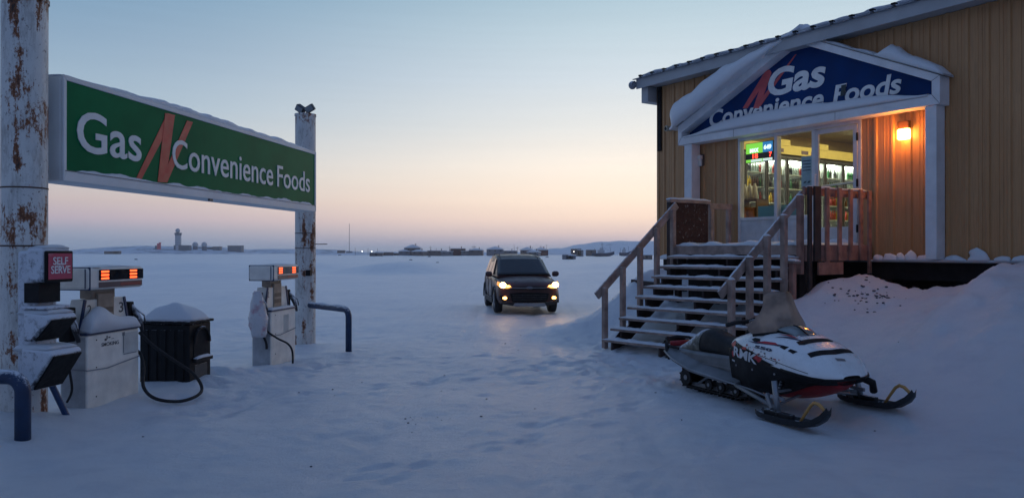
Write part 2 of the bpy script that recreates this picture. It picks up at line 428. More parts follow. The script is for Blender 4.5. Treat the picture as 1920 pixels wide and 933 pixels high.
# ------------------------------------------------------------------ materials
M = {}
def siding():
    m, t, b = nodes_mat('mustard_siding')
    n = tex(t, 1.2, 5, (1,1,.35)); n2 = tex(t, 14, 6, (3,1,.12), .7)
    c = mixrgb(t, mrange(t, n, .3, .7), (.46,.235,.095), (.56,.305,.135))
    c = mixrgb(t, mrange(t, n2, .45, .75, 0, .45), c, (.20,.11,.055))
    # grimy run-off towards the bottom edge
    c = mixrgb(t, mrange(t, tex(t, 3, 6, (2,1,.5), .7), .55, .75, 0, .22), c, (.12,.09,.06))
    t.links.new(c, b.inputs['Base Color']); b.inputs['Roughness'].default_value = .42
    bump(t, b, n2, .12); return m
M['siding'] = siding()
M['trim'] = mat('painted_trim', (.72,.73,.75), .5, var=.12, vs=3, bmp=.08, bs=30)
M['fascia'] = mat('grey_fascia', (.40,.42,.44), .5, var=.12, vs=2)
M['roofmetal'] = mat('roof_metal', (.22,.24,.28), .45, .3, var=.15, frost=.5)
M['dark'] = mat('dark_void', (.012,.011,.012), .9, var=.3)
M['black'] = mat('black_plastic', (.009,.009,.010), .6, spec=.2, var=.3, vs=12, bmp=.06)
M['rubber'] = mat('rubber', (.012,.012,.014), .7, var=.3, vs=20, bmp=.1)
M['frame'] = mat('aluminium_frame', (.62,.64,.66), .4, .1, var=.1)
M['panel'] = mat('door_panel', (.52,.55,.58), .5, var=.12, frost=.25)
M['blue'] = mat('blue_sign_panel', (.004,.038,.15), .6, spec=.15, var=.2, vs=2)
M['letter'] = mat('white_letters', (.80,.82,.82), .5, var=.12)
M['pink'] = mat('red_stroke', (.62,.10,.11), .5, var=.2)
M['wood'] = mat('weathered_wood', (.33,.24,.20), .75, var=.42, vs=5, sc=(1,1,1), bmp=.3, bs=25, frost=.22)
M['woodr'] = mat('reddish_wood', (.32,.17,.13), .75, var=.4, vs=6, bmp=.3, bs=25, frost=.15)
M['woodd'] = mat('dark_wood', (.055,.038,.034), .85, var=.4, vs=6, bmp=.3, bs=25, frost=.1)
M['panelbrown'] = mat('brown_board', (.045,.016,.013), .8, var=.4, vs=12, bmp=.3, bs=30, frost=.42)
M['inwall'] = mat('cream_wall', (.62,.50,.25), .7, var=.06)
M['inwarm'] = mat('tan_wall', (.50,.33,.15), .7, var=.08)
M['ceil'] = mat('ceiling_tile', (.48,.42,.32), .8, var=.08)
M['infloor'] = mat('vinyl_floor', (.30,.27,.22), .4, var=.15)
M['soffit'] = mat('yellow_soffit', (.75,.62,.20), .6, var=.05)
M['teal'] = mat('teal_panel', (.20,.36,.36), .5, var=.12, vs=2)
M['cooler'] = mat('cooler_case', (.33,.34,.34), .4, .3, var=.1)
M['gasket'] = mat('cooler_frame', (.06,.06,.065), .4, var=.1)
M['glass'] = glassmat('window_glass')
M['tube'] = emit('cooler_tube', (1,.93,.72), 22)
M['white'] = mat('white_plastic', (.7,.7,.68), .4, var=.06)

# ------------------------------------------------------------------ the store
store = thing('convenience_store', 'mustard ribbed metal store on a raised floor with a blue gabled entrance sign', 'shop', P0, BROT)
SL, SR_, ZB, ZT = -5.12, 9.0, 1.64, 5.66
OX0, OX1, OZ0, OZ1 = -2.735, .015, 1.93, 4.15
# siding: a ribbed profile, cut round the glazed entrance
prof = []
s = SL
per = .305
pts = []
while s < SR_:
    pts += [(s, 0), (s+.05, 0), (s+.054, -.007), (s+.066, -.007), (s+.07, 0), (s+.11, 0), (s+.114, -.007), (s+.126, -.007), (s+.13, 0), (s+.175, 0), (s+.192, -.03), (s+.232, -.03), (s+.25, 0)]; s += per
pts = sorted(set(pts+[(OX0, 0), (OX1, 0)]))
mb = MB()
def strip(p, q, z0, z1):
    n = len(mb.v); mb.v.extend([(p[0], p[1], z0), (q[0], q[1], z0), (q[0], q[1], z1), (p[0], p[1], z1)]); mb.f.append((n, n+1, n+2, n+3))
for p, q in zip(pts[:-1], pts[1:]):
    if p[0] >= OX0-1e-6 and q[0] <= OX1+1e-6:
        strip(p, q, ZB, OZ0); strip(p, q, OZ1, ZT)
    else: strip(p, q, ZB, ZT)
mb.build('wall', M['siding'], store, fix=False)
mb = MB()          # backing wall and the other three sides
mb.box(SL+.02, OX0-.001, .02, .16, ZB, ZT-.01).box(OX1+.001, SR_, .02, .16, ZB, ZT-.01).box(OX0-.001, OX1+.001, .02, .16, OZ1+.03, ZT-.01).box(OX0-.001, OX1+.001, .02, .16, ZB, OZ0-.03)
mb.box(SL+.02, SL+.14, .16, 9.2, ZB, ZT-.01).box(SL+.02, SR_, 9.2, 9.35, ZB, ZT-.01)
mb.build('inner_wall', M['inwall'], store)
MB().box(SL-.02, SL+.045, -.022, .10, ZB-.02, ZT).build('corner_trim', M['siding'], store, bevel=.004)
mb = MB().box(SL+.02, SL+.13, -.05, .0, 4.15, ZT); mb.build('corner_channel', M['dark'], store)
MB().box(3.0, 3.1, .16, 9.2, 1.95, 4.9).build('partition', M['inwarm'], store)
MB().box(SL+.14, 3.0, .16, 9.2, 1.87, 1.93).build('shop_floor', M['infloor'], store)
MB().box(SL+.14, 3.0, .16, 9.2, 4.9, 4.98).build('ceiling', M['ceil'], store)
# tan back wall lining
MB().box(SL+.14, 3.0, 9.12, 9.19, 1.93, 4.9).build('back_wall', M['inwarm'], store)
# floor beam and ledge, near-black board standing in for the shadow under the floor
MB().box(SL-.03, SR_, -.045, .3, ZB-.035, ZB-.0025).build('floor_ledge', M['fascia'], store, bevel=.004)
MB().box(SL+.05, SR_, .12, .4, ZB-.34, ZB-.04).box(SL+.05, SR_, .9, 1.0, -.2, ZB-.05).build('beam_and_shadow_board', M['dark'], store)
for k in range(6): MB().tube([(SL+.5+k*2.4, .45, -.2), (SL+.5+k*2.4, .45, ZB-.05)], .12, 10).build('pile', M['woodd'], store)
# fascia, soffit, gutter end and ribbed roof
MB().box(SL-.30, SR_+.5, -.42, -.385, ZT-.03, ZT+.20).build('fascia_board', M['fascia'], store, bevel=.004)
MB().box(SL-.28, SR_+.5, -.384, .1, ZT+.01, ZT+.04).build('roof_soffit', M['fascia'], store)
MB().box(SL-.25, SL-.03, -.30, 5, ZT-.36, ZT-.001).build('eave_box', M['fascia'], store, bevel=.01)
mb = MB()
rs = 0.16
def ry(y): return ZT+.215+rs*(y+.42)
s = SL-.34; n0 = 0
poly = []
while s < SR_+.5:
    poly += [(s, 0), (s+.22, 0), (s+.245, .035), (s+.285, .035), (s+.31, 0)]; s += .38
rings = [[(a, y, ry(y)+h) for a, h in poly]+[(a, y, ry(y)+h-.02) for a, h in reversed(poly)] for y in (-.5, 6.0)]
mb.loft(rings); mb.build('roof', M['roofmetal'], store)
for k in range(38):
    a = SL-.34+.38*k+.265
    MB().box(a-.04, a+.04, -.53, -.44, ry(-.5)+.02, ry(-.5)+.052).build('rib_closure', M['black'], store, bevel=.01)
mb = MB(); mb.tube([(SL-.44, -.47, ZT+.08), (SL-.3, -.47, ZT+.08)], [.06, .08], 9); mb.sphere((SL-.38, -.46, ZT+.07), .10, 9, 6)
mb.build('gutter_end', M['roofmetal'], store)
snow_strip('roof_snow', [(SL-.3, -.1, ry(-.1)+.02), (SR_, -.1, ry(-.1)+.02)], (0, .28, 0), .035, store, 4, amp=.8, seg=160)

# entrance glazing
fr_ = MB()
xs_ = [OX0, -1.80, -.945, OX1]
def fbox(x0, x1, z0, z1, y0=-.035, y1=.10): fr_.box(x0, x1, y0, y1, z0, z1)
fbox(OX0, OX0+.055, OZ0, OZ1); fbox(-1.835, -1.765, OZ0, OZ1-.06); fbox(-.985, -.915, OZ0, OZ1-.06); fbox(-.045, OX1, OZ0, OZ1)
fr_.box(OX0+.0551, -.0451, -.034, .099, OZ1-.06, OZ1)
for a, b in ((OX0+.055, -1.835), (-1.765, -.985)):
    fr_.box(a, b, -.033, .098, 2.43, 2.49); fr_.box(a, b, -.033, .098, OZ0, OZ0+.05)
fr_.build('entrance_frame', M['frame'], store, bevel=.004)
for a, b in ((OX0+.055, -1.835), (-1.765, -.985)):
    w = MB().box(a, b, .018, .026, 2.49, OZ1-.06).build('window', M['glass'], store)
    MB().box(a, b, -.01, .06, OZ0+.05, 2.43).build('lower_panel', M['panel'], store)
# door
door = MB().box(-.91, -.83, -.05, -.005, 1.95, 4.075).box(-.13, -.05, -.05, -.005, 1.95, 4.075).box(-.83, -.13, -.049, -.006, 3.99, 4.075).box(-.83, -.13, -.049, -.006, 1.95, 2.24).build('door', M['panel'], store, bevel=.004)
MB().box(-.83, -.13, -.032, -.024, 2.24, 3.99).build('door_glass', M['glass'], door)
for z in (2.2, 3.02, 3.85): MB().tube([(-.045, -.058, z-.07), (-.045, -.058, z+.07)], .018, 8).build('hinge', M['black'], door)
MB().tube([(-.83, .06, 3.02), (-.13, .06, 3.05)], .018, 8).build('push_bar', M['frame'], door)
MB().tube([(-.87, -.055, 2.95), (-.87, -.10, 2.97), (-.87, -.10, 3.22), (-.87, -.055, 3.24)], .012, 8).build('door_handle', M['frame'], door)
snow_strip('threshold_snow', [(OX0+.08, -.06, OZ0), (-.05, -.06, OZ0)], (0, .06, 0), .05, store, 9, amp=1.2)

# wall lamp
lx, lz = .82, 3.80
lamp = MB().box(lx-.10, lx+.10, -.115, -.031, lz+.07, lz+.20).build('wall_lamp', mat('lamp_housing', (.10,.045,.02), .6), store, bevel=.01)
MB().box(lx-.10, lx+.10, -.13, -.031, lz-.115, lz+.068).build('lens', emit('sodium_lens', (1,.56,.12), 22), lamp, bevel=.03, seg=3)
li = bpy.data.lights.new('lamp_light', 'POINT'); li.energy = 15; li.color = (1, .27, .04); li.shadow_soft_size = .07
lo = bpy.data.objects.new('lamp_light', li); S.collection.objects.link(lo); lo.parent = lamp; lo.location = (lx, -.22, lz-.02)
# camera, alarm box
cm = MB(); cx_, cz_ = -4.62, 4.62
cm.tube([(cx_+.02, -.02, cz_), (cx_+.01, -.09, cz_+.0)], .05, 12).tube([(cx_, -.07, cz_), (cx_-.03, -.22, cz_-.01)], .065, 14)
c_ = cm.build('security_camera', mat('camera_shell', (.35,.33,.26), .5), store, smoothf=False)
MB().tube([(cx_-.03, -.215, cz_-.01), (cx_-.031, -.223, cz_-.01)], .045, 14).build('camera_lens', M['black'], c_)
ax, az = -3.80+.0, 3.80
MB().box(ax-.02, ax+.15, -.034, -.031, az-.13, az+.13).build('bracket', mat('bracket_brown', (.10,.05,.03), .6), store)
a_ = MB().box(ax-.04, ax+.10, -.12, -.035, az+.02, az+.11).box(ax+.02, ax+.09, -.09, -.035, az-.13, az+.02).build('sensor_box', M['white'], store, bevel=.01)

# portico
YF = -.33
outer = [(-4.16,4.15),(1.54,4.15),(1.54,4.61),(-1.19,5.93),(-4.16,4.58)]
inner = [(-4.05,4.325),(1.41,4.32),(1.41,4.535),(-1.18,5.78),(-4.05,4.43)]
def ring_frame(o_, i_, y0, y1):
    mb = MB(); n = len(o_)
    for a in range(n):
        b = (a+1) % n
        q = [o_[a], o_[b], i_[b], i_[a]]
        vs = [(x, y0, z) for x, z in q]+[(x, y1, z) for x, z in q]
        mb.add(vs, [(0,1,2,3), (4,5,6,7), (0,1,5,4), (2,3,7,6), (0,3,7,4), (1,2,6,5)])
    return mb
port = ring_frame(outer, inner, YF, -.031).build('portico', M['trim'], store, bevel=.006)
pm = MB()
for q in ((-2.6, 4.15, 4.325), (-.3, 4.15, 4.325)):
    pm.box(q[0]-.003, q[0]+.003, YF-.0025, YF, q[1], q[2])
for a, b in ((inner[0], outer[0]), (inner[1], outer[1]), (inner[2], outer[2])):
    pm.beam((a[0], YF-.0012, a[1]), (b[0], YF-.0012, b[1]), .003, .004, (0,1,0))
pm.build('mitre_joint', M['gasket'], port)
for x0, x1 in ((-4.0, -3.78), (1.29, 1.47)):
    MB().box(x0, x1, -.30, -.031, 1.66, 4.149).build('column', M['trim'], port, bevel=.008)
sgn = MB().prism([(x, z) for x, z in inner], Matrix(((1,0,0,0),(0,0,1,-.08),(0,1,0,0),(0,0,0,1))), .04).build('sign_panel', M['blue'], port)
Y_ = -.08
def put_text(txt, x, z, w, h, y, mat_, parent, name='lettering', rot=0, **k):
    vs, fs = text_geo(txt, 0, 0, w, h, **k)
    c, s_ = math.cos(rot), math.sin(rot)
    mb = MB().add([(x+vx*c-vz*s_, y+vy, z+vx*s_+vz*c) for vx, vy, vz in vs], fs)
    return mb.build(name, mat_, parent, fix=False)
def pfit(u0, v0, u1, v1, y, f=bpx):
    return f(u0, v0, y), f(u1, v1, y)
def poly_px(pts, y, f, mat_, parent, name, d=.012):
    P_ = [f(u, v, y) for u, v in pts]
    return MB().prism(P_, Matrix(((1,0,0,0),(0,0,-1,y),(0,1,0,0),(0,0,0,1))), d).build(name, mat_, parent)
g0 = bpx(1441,183,Y_); g1 = bpx(1549,166,Y_); gt = bpx(1470,126,Y_)
put_text('Gas', g0[0], g0[1], g1[0]-g0[0], .55, Y_-.002, M['letter'], sgn, depth=.008, shear=.17, off=.03)
# red zig-zag
poly_px([(1393,203),(1437,131),(1444,131),(1447,136),(1402,203)], Y_-.0005, bpx, M['pink'], sgn, 'red_stroke', .008)
poly_px([(1437,131),(1444,131),(1447,137),(1424,203),(1413,203)], Y_-.0015, bpx, M['pink'], sgn, 'red_stroke', .009)
poly_px([(1414,203),(1492,102),(1494,102),(1424,203)], Y_-.0012, bpx, M['pink'], sgn, 'red_stroke', .008)
c0 = bpx(1331,240,Y_); c1 = bpx(1545,200,Y_); f0 = bpx(1562,196,Y_); f1 = bpx(1691,170,Y_)
zc = 4.475
put_text('Convenience', c0[0], zc, c1[0]-c0[0], .375, Y_-.002, M['letter'], sgn, depth=.008, shear=.17, off=.025)
put_text('Foods', f0[0], zc+.005, f1[0]-f0[0], .36, Y_-.002, M['letter'], sgn, depth=.008, shear=.17, off=.025)
poly_px([(1578,160),(1587,158),(1585,178),(1576,181)], Y_-.0232, bpx, mat('torn_film', (.03,.05,.06), .6), sgn, 'torn_film', .003)
# portico roof slabs
for a, b in (((-4.21,4.57),(-1.19,5.935)), ((-1.19,5.935),(1.60,4.59))):
    d = Vector((b[0]-a[0], 0, b[1]-a[1])).normalized(); nrm = Vector((-d.z, 0, d.x))
    vs = [Vector((a[0], y, a[1]))+nrm*h for y in (-.36, -.031) for h in (.004, .03)]+[Vector((b[0], y, b[1]))+nrm*h for y in (-.36, -.031) for h in (.004, .03)]
    MB().add(vs, [(0,1,5,4), (2,3,7,6), (0,1,3,2), (4,5,7,6), (0,2,6,4), (1,3,7,5)]).build('portico_roof', M['fascia'], port)
# drifted snow on the left roof slope
def roof_snow():
    mb = MB(); rings = []; n = 60
    a = Vector((-4.34, 0, 4.50)); b = Vector((-.98, 0, 5.96))
    d = (b-a).normalized(); nrm = Vector((-d.z, 0, d.x))
    for i in range(n+1):
        t = i/n; p = a+(b-a)*t
        th = .40*smooth(-.02, .14, t)*(1-.78*smooth(.30, 1.0, t))+.03
        th *= 1+.22*noise.noise(Vector((t*5, 1.3, 0)))
        ov = .22*smooth(0, .1, t)*(1-smooth(.5, 1, t))+.03
        hang = .10*smooth(0, .08, t)*(1-smooth(.35, .9, t))+.01
        ring = []
        for k in range(16):
            an = math.pi*(k/15)
            y = -.38-ov+(.36+ov)*(1-math.cos(an))/2*1.0
            h = th*math.sin(an)**.62
            if k == 0: h = -hang
            if k == 1: h = th*.32
            if k == 15: h = th*.5
            q = p+nrm*(h+.032)+Vector((0, y, 0))
            q += Vector((noise.noise(q*4), noise.noise(q*4+Vector((9,0,0))), noise.noise(q*4+Vector((0,9,0)))))*.035
            ring.append(q)
        ring.append(p+nrm*.02+Vector((0, -.05, 0))); ring.append(p+nrm*.02+Vector((0, -.36, 0)))
        rings.append(ring)
    mb.loft(rings); o = mb.build('roof_snow', SNOW, port, smoothf=True)
    return o
roof_snow()
def slope_pt(s_, y): return Vector((s_-.15, y+.11, 5.935-(s_-.15+1.19)*.482+.03))
snow_strip('roof_snow', [slope_pt(-.98,-.3), slope_pt(-.50,-.3)], (0,.17,0), .13, port, 3, amp=.9, seg=14)
snow_strip('roof_snow', [slope_pt(-.55,-.3), slope_pt(.6,-.3)], (0,.165,0), .035, port, 5, amp=.7)
snow_strip('roof_snow', [slope_pt(.62,-.3), slope_pt(1.74,-.3)], (0,.19,0), lambda t: .10+.15*math.exp(-((t-.28)/.16)**2)+.04*t, port, 8, amp=.35)
# ledge snow hiding the foot of the letters
def ledge():
    mb = MB(); rings = []; n = 90
    for i in range(n+1):
        t = i/n; x = -4.0+5.35*t
        h = (.235*smooth(0, .26, t)*(1-.42*smooth(.45, .80, t))*(1-smooth(.84, 1.0, t))+.012)*(1+.25*noise.noise(Vector((t*6, 3, 0)))+.08*noise.noise(Vector((t*30, 3, 0))))
        z = 4.328
        rings.append([(x, YF-.012, z-.03), (x, YF-.02, z+h*.30), (x, YF+.02, z+h*.78), (x, YF+.08, z+h), (x, -.085, z+h*1.12), (x, -.085, z-.002), (x, YF+.01, z-.002)])
    mb.loft(rings); return mb.build('ledge_snow', SNOW, port, smoothf=True)
ledge()
# snow chunks along the wall foot
rnd = random.Random(3)
def lump(x, w, h, sd):
    mb = MB(); n = 14; m_ = 7; rings = []
    for j in range(m_+1):
        f = j/m_
        ring = []
        for k in range(n):
            a = 2*math.pi*k/n; rr = (1-f**2.2)**.6 if f < 1 else .02
            p = Vector((x+w/2*rr*math.cos(a), -.085+.06*rr*math.sin(a), ZB+h*f))
            q = p*9+Vector((sd, 0, 0))
            ring.append(p+Vector((noise.noise(q)*w*.22, 0, noise.noise(q+Vector((5,5,5)))*h*.25*min(1, f*3))))
        rings.append(ring)
    mb.loft(rings); mb.build('snow_lump', SNOW, store, smoothf=True)
x = .26; i = 0
while x < 5:
    w = rnd.uniform(.16, .34); h = rnd.uniform(.05, .15)
    if 1.22 < x+w/2 < 1.55: x += .12; continue
    if i == 6: h = .20; w = .36
    lump(x+w/2, w, h, i*3.7); x += w*rnd.uniform(.85, 1.15); i += 1
snow_strip('ledge_snow', [(.2, -.045, ZB-.004), (6, -.045, ZB-.004)], (0,.05,0), .02, store, 31, amp=1)
snow_strip('ledge_snow', [(SL, -.04, ZB-.004), (-2.9, -.04, ZB-.004)], (0,.05,0), .06, store, 33, amp=1)
# yellow bulkhead over the coolers
MB().box(SL+.14, -4.2, .9, 9.1, 4.24, 4.47).build('bulkhead', M['soffit'], store)
mb = MB()
for y in (3.3, 4.3, 4.7, 6.6, 7.2, 7.9): mb.box(-4.2, -4.195, y-.14, y+.14, 4.28, 4.37)
mb.build('bulkhead_decal', mat('decal', (.15,.10,.14), .5), store)
mb = MB()
for y in (3.4, 5.0, 6.8): mb.box(-4.2, -4.19, y-.3, y+.3, 4.45, 4.60)
mb.build('header_card', M['soffit'], store)
for y in (2.2, 4.6, 7.0):
    for x in (-2.6, .6):
        MB().box(x-.6, x+.6, y-.15, y+.15, 4.86, 4.897).build('ceiling_light', emit('shop_tube', (1,.86,.55), 3.0), store)
ar = bpy.data.lights.new('shop_light', 'AREA'); ar.shape = 'RECTANGLE'; ar.size = 6; ar.size_y = 5; ar.energy = 190; ar.color = (1, .78, .40)
ao = bpy.data.objects.new('shop_light', ar); S.collection.objects.link(ao); ao.parent = store; ao.location = (-1, 4.3, 4.84)

# coolers along the left inside wall
def make_cooler():
    root = thing('drinks_cooler', 'x', 'cooler')
    # local: x into the aisle (front at x=0), y along the wall, width .78
    MB().box(-.62, -.02, 0, .03, 0, 2.28).box(-.62, -.02, .75, .78, 0, 2.28).box(-.62, -.02, .03, .75, 2.20, 2.28).box(-.62, -.02, .03, .75, 0, .28).box(-.62, -.58, .03, .75, .28, 2.2).build('case', M['cooler'], root)
    d = MB().box(-.02, .015, 0.004, .05, .28, 2.24).box(-.02, .015, .73, .776, .28, 2.24).box(-.019, .014, .05, .73, 2.17, 2.24).box(-.019, .014, .05, .73, .28, .35).build('cooler_door', M['gasket'], root, bevel=.004)
    MB().box(-.004, .002, .05, .73, .35, 2.17).build('door_glass', M['glass'], d)
    for z in (.30, .68, 1.06, 1.44, 1.80): MB().box(-.55, -.06, .04, .74, z, z+.02).build('shelf', M['white'], root)
    MB().tube([(-.05, .06, .4), (-.05, .06, 2.15)], .014, 6).build('lighting_tube', M['tube'], root)
    MB().box(-.5, -.1, .1, .68, 2.16, 2.18).build('lighting_tube', M['tube'], root)
    return root
c0_ = make_cooler(); b0 = None
bm_ = []
for nm_, col in (('brown',(.10,.03,.01)),('green',(.02,.12,.04)),('dark',(.02,.02,.025)),('clear',(.4,.45,.45)),('red',(.35,.03,.03)),('yellow',(.5,.32,.03))):
    bm_.append(mat('drink_'+nm_, col, .2, var=.05))
ords = ['nearest the shop window', 'second from the shop window', 'third from the shop window', 'fourth from the shop window', 'fifth from the shop window', 'sixth from the shop window', 'farthest in from the window']
btl = MB().tube([(0,0,0), (0,0,.16), (0,0,.20), (0,0,.25)], [.034,.034,.014,.014], 8)
protos = []
for k, m_ in enumerate(bm_):
    o = MB().add(btl.v, btl.f).build('drink_bottle', m_, None, smoothf=True)
    protos.append(o)
used = [False]*len(protos)
for i in range(7):
    c = c0_ if i == 0 else copy_tree(c0_)
    yy = 1.3+i*.8
    c.matrix_world = MBLD @ Matrix.Translation((-4.28, yy, 1.932))
    c.rotation_euler = (0, 0, BROT); c.location = MBLD @ Vector((-4.28, yy, 1.932))
    tag(c, 'lit glass door drinks cooler inside the store, '+ords[i], 'cooler', 'drinks coolers along the inside wall')
    for z in (.70, 1.08, 1.46, 1.82):
        k0 = rnd.randrange(6)
        for q in range(7):
            if rnd.random() < .12: continue
            k = (k0+q//3) % 6
            o = protos[k] if not used[k] else protos[k].copy()
            if used[k]: S.collection.objects.link(o)
            used[k] = True
            o.location = MBLD @ Vector((-4.28-.11, yy+.10+q*.095, 1.932+z+.002)); o.rotation_euler = (0,0,BROT)
            tag(o, 'small bottle standing on a lit cooler shelf inside the store', 'bottle', 'bottles in the coolers')

# things inside the shop window
def at_store(o, x=0, y=0, z=0):
    o.location = MBLD @ Vector((x, y, z)); o.rotation_euler = (0,0,BROT)
YS = .06
lot = thing('lottery_sign', 'small lit lottery jackpot sign hanging in the left shop window', 'sign'); at_store(lot)
def lpx(u, v): return bpx(u, v, YS)
(ax0, az0), (ax1, az1) = lpx(1399, 269), lpx(1449, 313)
az0 = 4.02; zb_ = 3.63; xm = ax0+(ax1-ax0)*.63
MB().box(ax0-.01, ax1+.01, YS+.003, YS+.04, zb_-.01, az0+.01).build('case', M['black'], lot)
MB().box(ax0, xm, YS, YS+.0025, zb_+.18, az0).build('green_panel', emit('lot_green', (.22,.62,.05), 1.1), lot)
MB().box(xm+.003, ax1, YS, YS+.0025, zb_+.18, az0).build('blue_panel', emit('lot_blue', (.02,.17,.40), 1.0), lot)
MB().box(ax0, xm, YS, YS+.0025, zb_, zb_+.06).build('green_strip', emit('lot_green', (.22,.62,.05), 1.1), lot)
MB().box(ax0+(xm-ax0)*.3, xm-.02, YS-.0015, YS-.0005, zb_+.004, zb_+.056).build('white_strip', emit('lot_white', (.8,.9,.8), .8), lot)
MB().box(xm+.003, ax1-.01, YS, YS+.0025, zb_+.004, zb_+.056).build('white_strip', emit('lot_white', (.8,.9,.8), .8), lot)
put_text('MAX', ax0+.10, zb_+.20, .22, .085, YS-.001, emit('lot_white2', (.85,.95,1), 1.3), lot, depth=.004, off=.05)
put_text('649', xm+.03, zb_+.23, (ax1-xm)*.75, .10, YS-.001, emit('lot_white2', (.85,.95,1), 1.3), lot, depth=.004, off=.05)
RED = emit('led_red', (1,.04,.02), 5)
put_text('18', ax0+.17, zb_+.075, .13, .095, YS-.001, RED, lot, name='digits', depth=.004, off=.01)
put_text('7', ax1-.085, zb_+.075, .06, .095, YS-.001, RED, lot, name='digits', depth=.004, off=.01)
# teal boards behind the lower glass
for nm, (u0, u1, v0, v1), lb in (('display_board', (1418,1454,373,408), 'pale teal board standing behind the left shop window'), ('display_board', (1461,1500,367,404), 'pale teal board standing behind the middle shop window')):
    a = bpx(u0, v0, .12)[0]; b = bpx(u1, v0, .12)[0]
    o = MB().box(a, b, .17, .19, 2.0, 2.72).build('display_board', M['teal'], None, bevel=.004); at_store(o); tag(o, lb, 'board')
# notice on the glass
a = bpx(1503, 300, .034); b = bpx(1524, 300, .034)
o = MB().box(a[0], b[0], .028, .032, 3.02, 3.62).build('window_poster', mat('pale_poster', (.42,.52,.56), .6), None); at_store(o); tag(o, 'pale blue notice taped inside the middle shop window', 'notice')
lm = MB()
for z in (3.52, 3.46, 3.40, 3.34): lm.box(a[0]+.03, b[0]-.04, .025, .0275, z, z+.018)
for q in (0, .09): lm.prism([(a[0]+.04+q, 3.10), (a[0]+.09+q, 3.10), (a[0]+.12+q, 3.14), (a[0]+.07+q, 3.14)], Matrix(((1,0,0,0),(0,0,-1,.0272),(0,1,0,0),(0,0,0,1))), .002)
lm.build('printed_mark', mat('ink', (.05,.07,.1), .6), o)
# wire rack by the door
wr = thing('wire_rack', 'tall hooped wire rack seen through the glass door', 'rack'); at_store(wr, -.9, 1.5, 1.935)
for q in (0, .28):
    MB().tube([(q, 0, 0), (q, 0, 1.35)]+[(q+.14-.14*math.cos(a*math.pi/8), 0, 1.35+.2*math.sin(a*math.pi/8)) for a in range(1, 8)]+[(q+.28, 0, 1.35), (q+.28, 0, 0)], .011, 6).build('hoop', M['frame'], wr)
for z in (.4, .8, 1.15): MB().box(0, .56, -.02, .3, z, z+.015).build('shelf', M['frame'], wr)
# shelf of jugs
sh = thing('shelf_unit', 'brown shelf unit seen through the left shop window', 'shelf'); at_store(sh, -3.75, 1.15, 1.935)
for z in (.55, 1.0): MB().box(0, .55, 0, .4, z, z+.03).build('shelf', mat('brown_shelf', (.12,.07,.04), .6), sh)
for x in (0, .52): MB().box(x, x+.03, 0, .4, 0, 1.03).build('upright', mat('brown_shelf', (.12,.07,.04), .6), sh)
for q in range(3):
    o = MB().tube([(0,0,0),(0,0,.26),(0,0,.33),(0,0,.36)], [.055,.055,.025,.025], 10).build('jug', M['white'], None, smoothf=True); at_store(o, -3.65+.14*q, 1.3, 1.935+1.032)
    tag(o, ('left','middle','right')[q]+' white jug on the shelf unit in the left shop window', 'jug', 'white jugs on the shelf unit')
for q in range(2):
    o = MB().box(-.08, .08, -.1, .1, 0, .27).build('carton', mat('tan_carton', (.45,.17,.06), .6), None, bevel=.004); at_store(o, -3.62+.22*q, 1.32, 1.935+.582)
    tag(o, ('left','right')[q]+' tan carton on the lower shelf under the white jugs', 'carton', 'tan cartons on the shelf unit')

# ------------------------------------------------------------------ landing and stairs
st = thing('wooden_staircase', 'snowy open wooden stairs and railed landing in front of the shop door', 'staircase', P0, BROT)
ZD = 1.90; DL, DR, DD = -2.89, .15, 1.83
dk = MB()
for k in range(13): dk.box(DL, DR, -.10-(k+1)*.133+.006, -.10-k*.133, ZD-.04, ZD)
dk.build('decking', M['wood'], st, bevel=.003)
MB().box(DL, DR+.001, -DD-.045, -DD, ZD-.17, ZD-.002).build('front_fascia', M['wood'], st, bevel=.004)
MB().box(DR+.002, DR+.042, -DD-.044, -.05, ZD-.27, ZD-.003).box(DR+.043, DR+.08, -DD+.25, -.9, ZD-.50, ZD-.29).build('side_fascia', M['woodr'], st, bevel=.004)
MB().box(DL-.042, DL-.002, -DD-.044, -.05, ZD-.27, ZD-.003).build('side_fascia', M['wood'], st, bevel=.004)
for x, y in ((DL+.1, -DD+.1), (DR-.1, -DD+.1), (-1.4, -DD+.1)): MB().box(x-.05, x+.05, y-.05, y+.05, .1, ZD-.045).build('landing_post', M['woodd'], st)
snow_strip('landing_snow', [(DL+.02, -.95, ZD), (DR-.02, -.95, ZD)], (0,.84,0), .035, st, 11, amp=1.0, seg=70)
snow_strip('landing_snow', [(DL+.02, -DD+.05, ZD), (DR-.1, -DD+.05, ZD)], (0,.10,0), .045, st, 12, amp=1.0, seg=70)
# stairs
NT = 9
def tz(k): return .20+(ZD-.2-.0)*(k)/(NT)*1.0
T0 = 3.60
def tt(k): return T0-(T0-1.95)*k/(NT-1)
XL, XR = DL+.17, DR-.02
TILT = .075
def tzz(k, x): return .185+.188*k + TILT*(x-XL)/(XR-XL)*(1-k/NT)
for k in range(NT):
    y = -tt(k)
    a, b = tzz(k, XL), tzz(k, XR)
    t_o = MB().add([(XL-.03, y-.14, a-.04), (XR, y-.14, b-.04), (XR, y+.12, b-.04), (XL-.03, y+.12, a-.04), (XL-.03, y-.14, a), (XR, y-.14, b), (XR, y+.12, b), (XL-.03, y+.12, a)],
        [(0,3,2,1), (4,5,6,7), (0,1,5,4), (2,3,7,6), (0,4,7,3), (1,2,6,5)]).build('tread', M['wood'], st, bevel=.006)
    snow_strip('snow_cap', [(XL-.02, y-.02, a+.001), (XR-.01, y-.02, b+.001)], (0,.125,0), .030, t_o, 20+k, amp=.6, seg=90, scale=5.0, droop=.004)
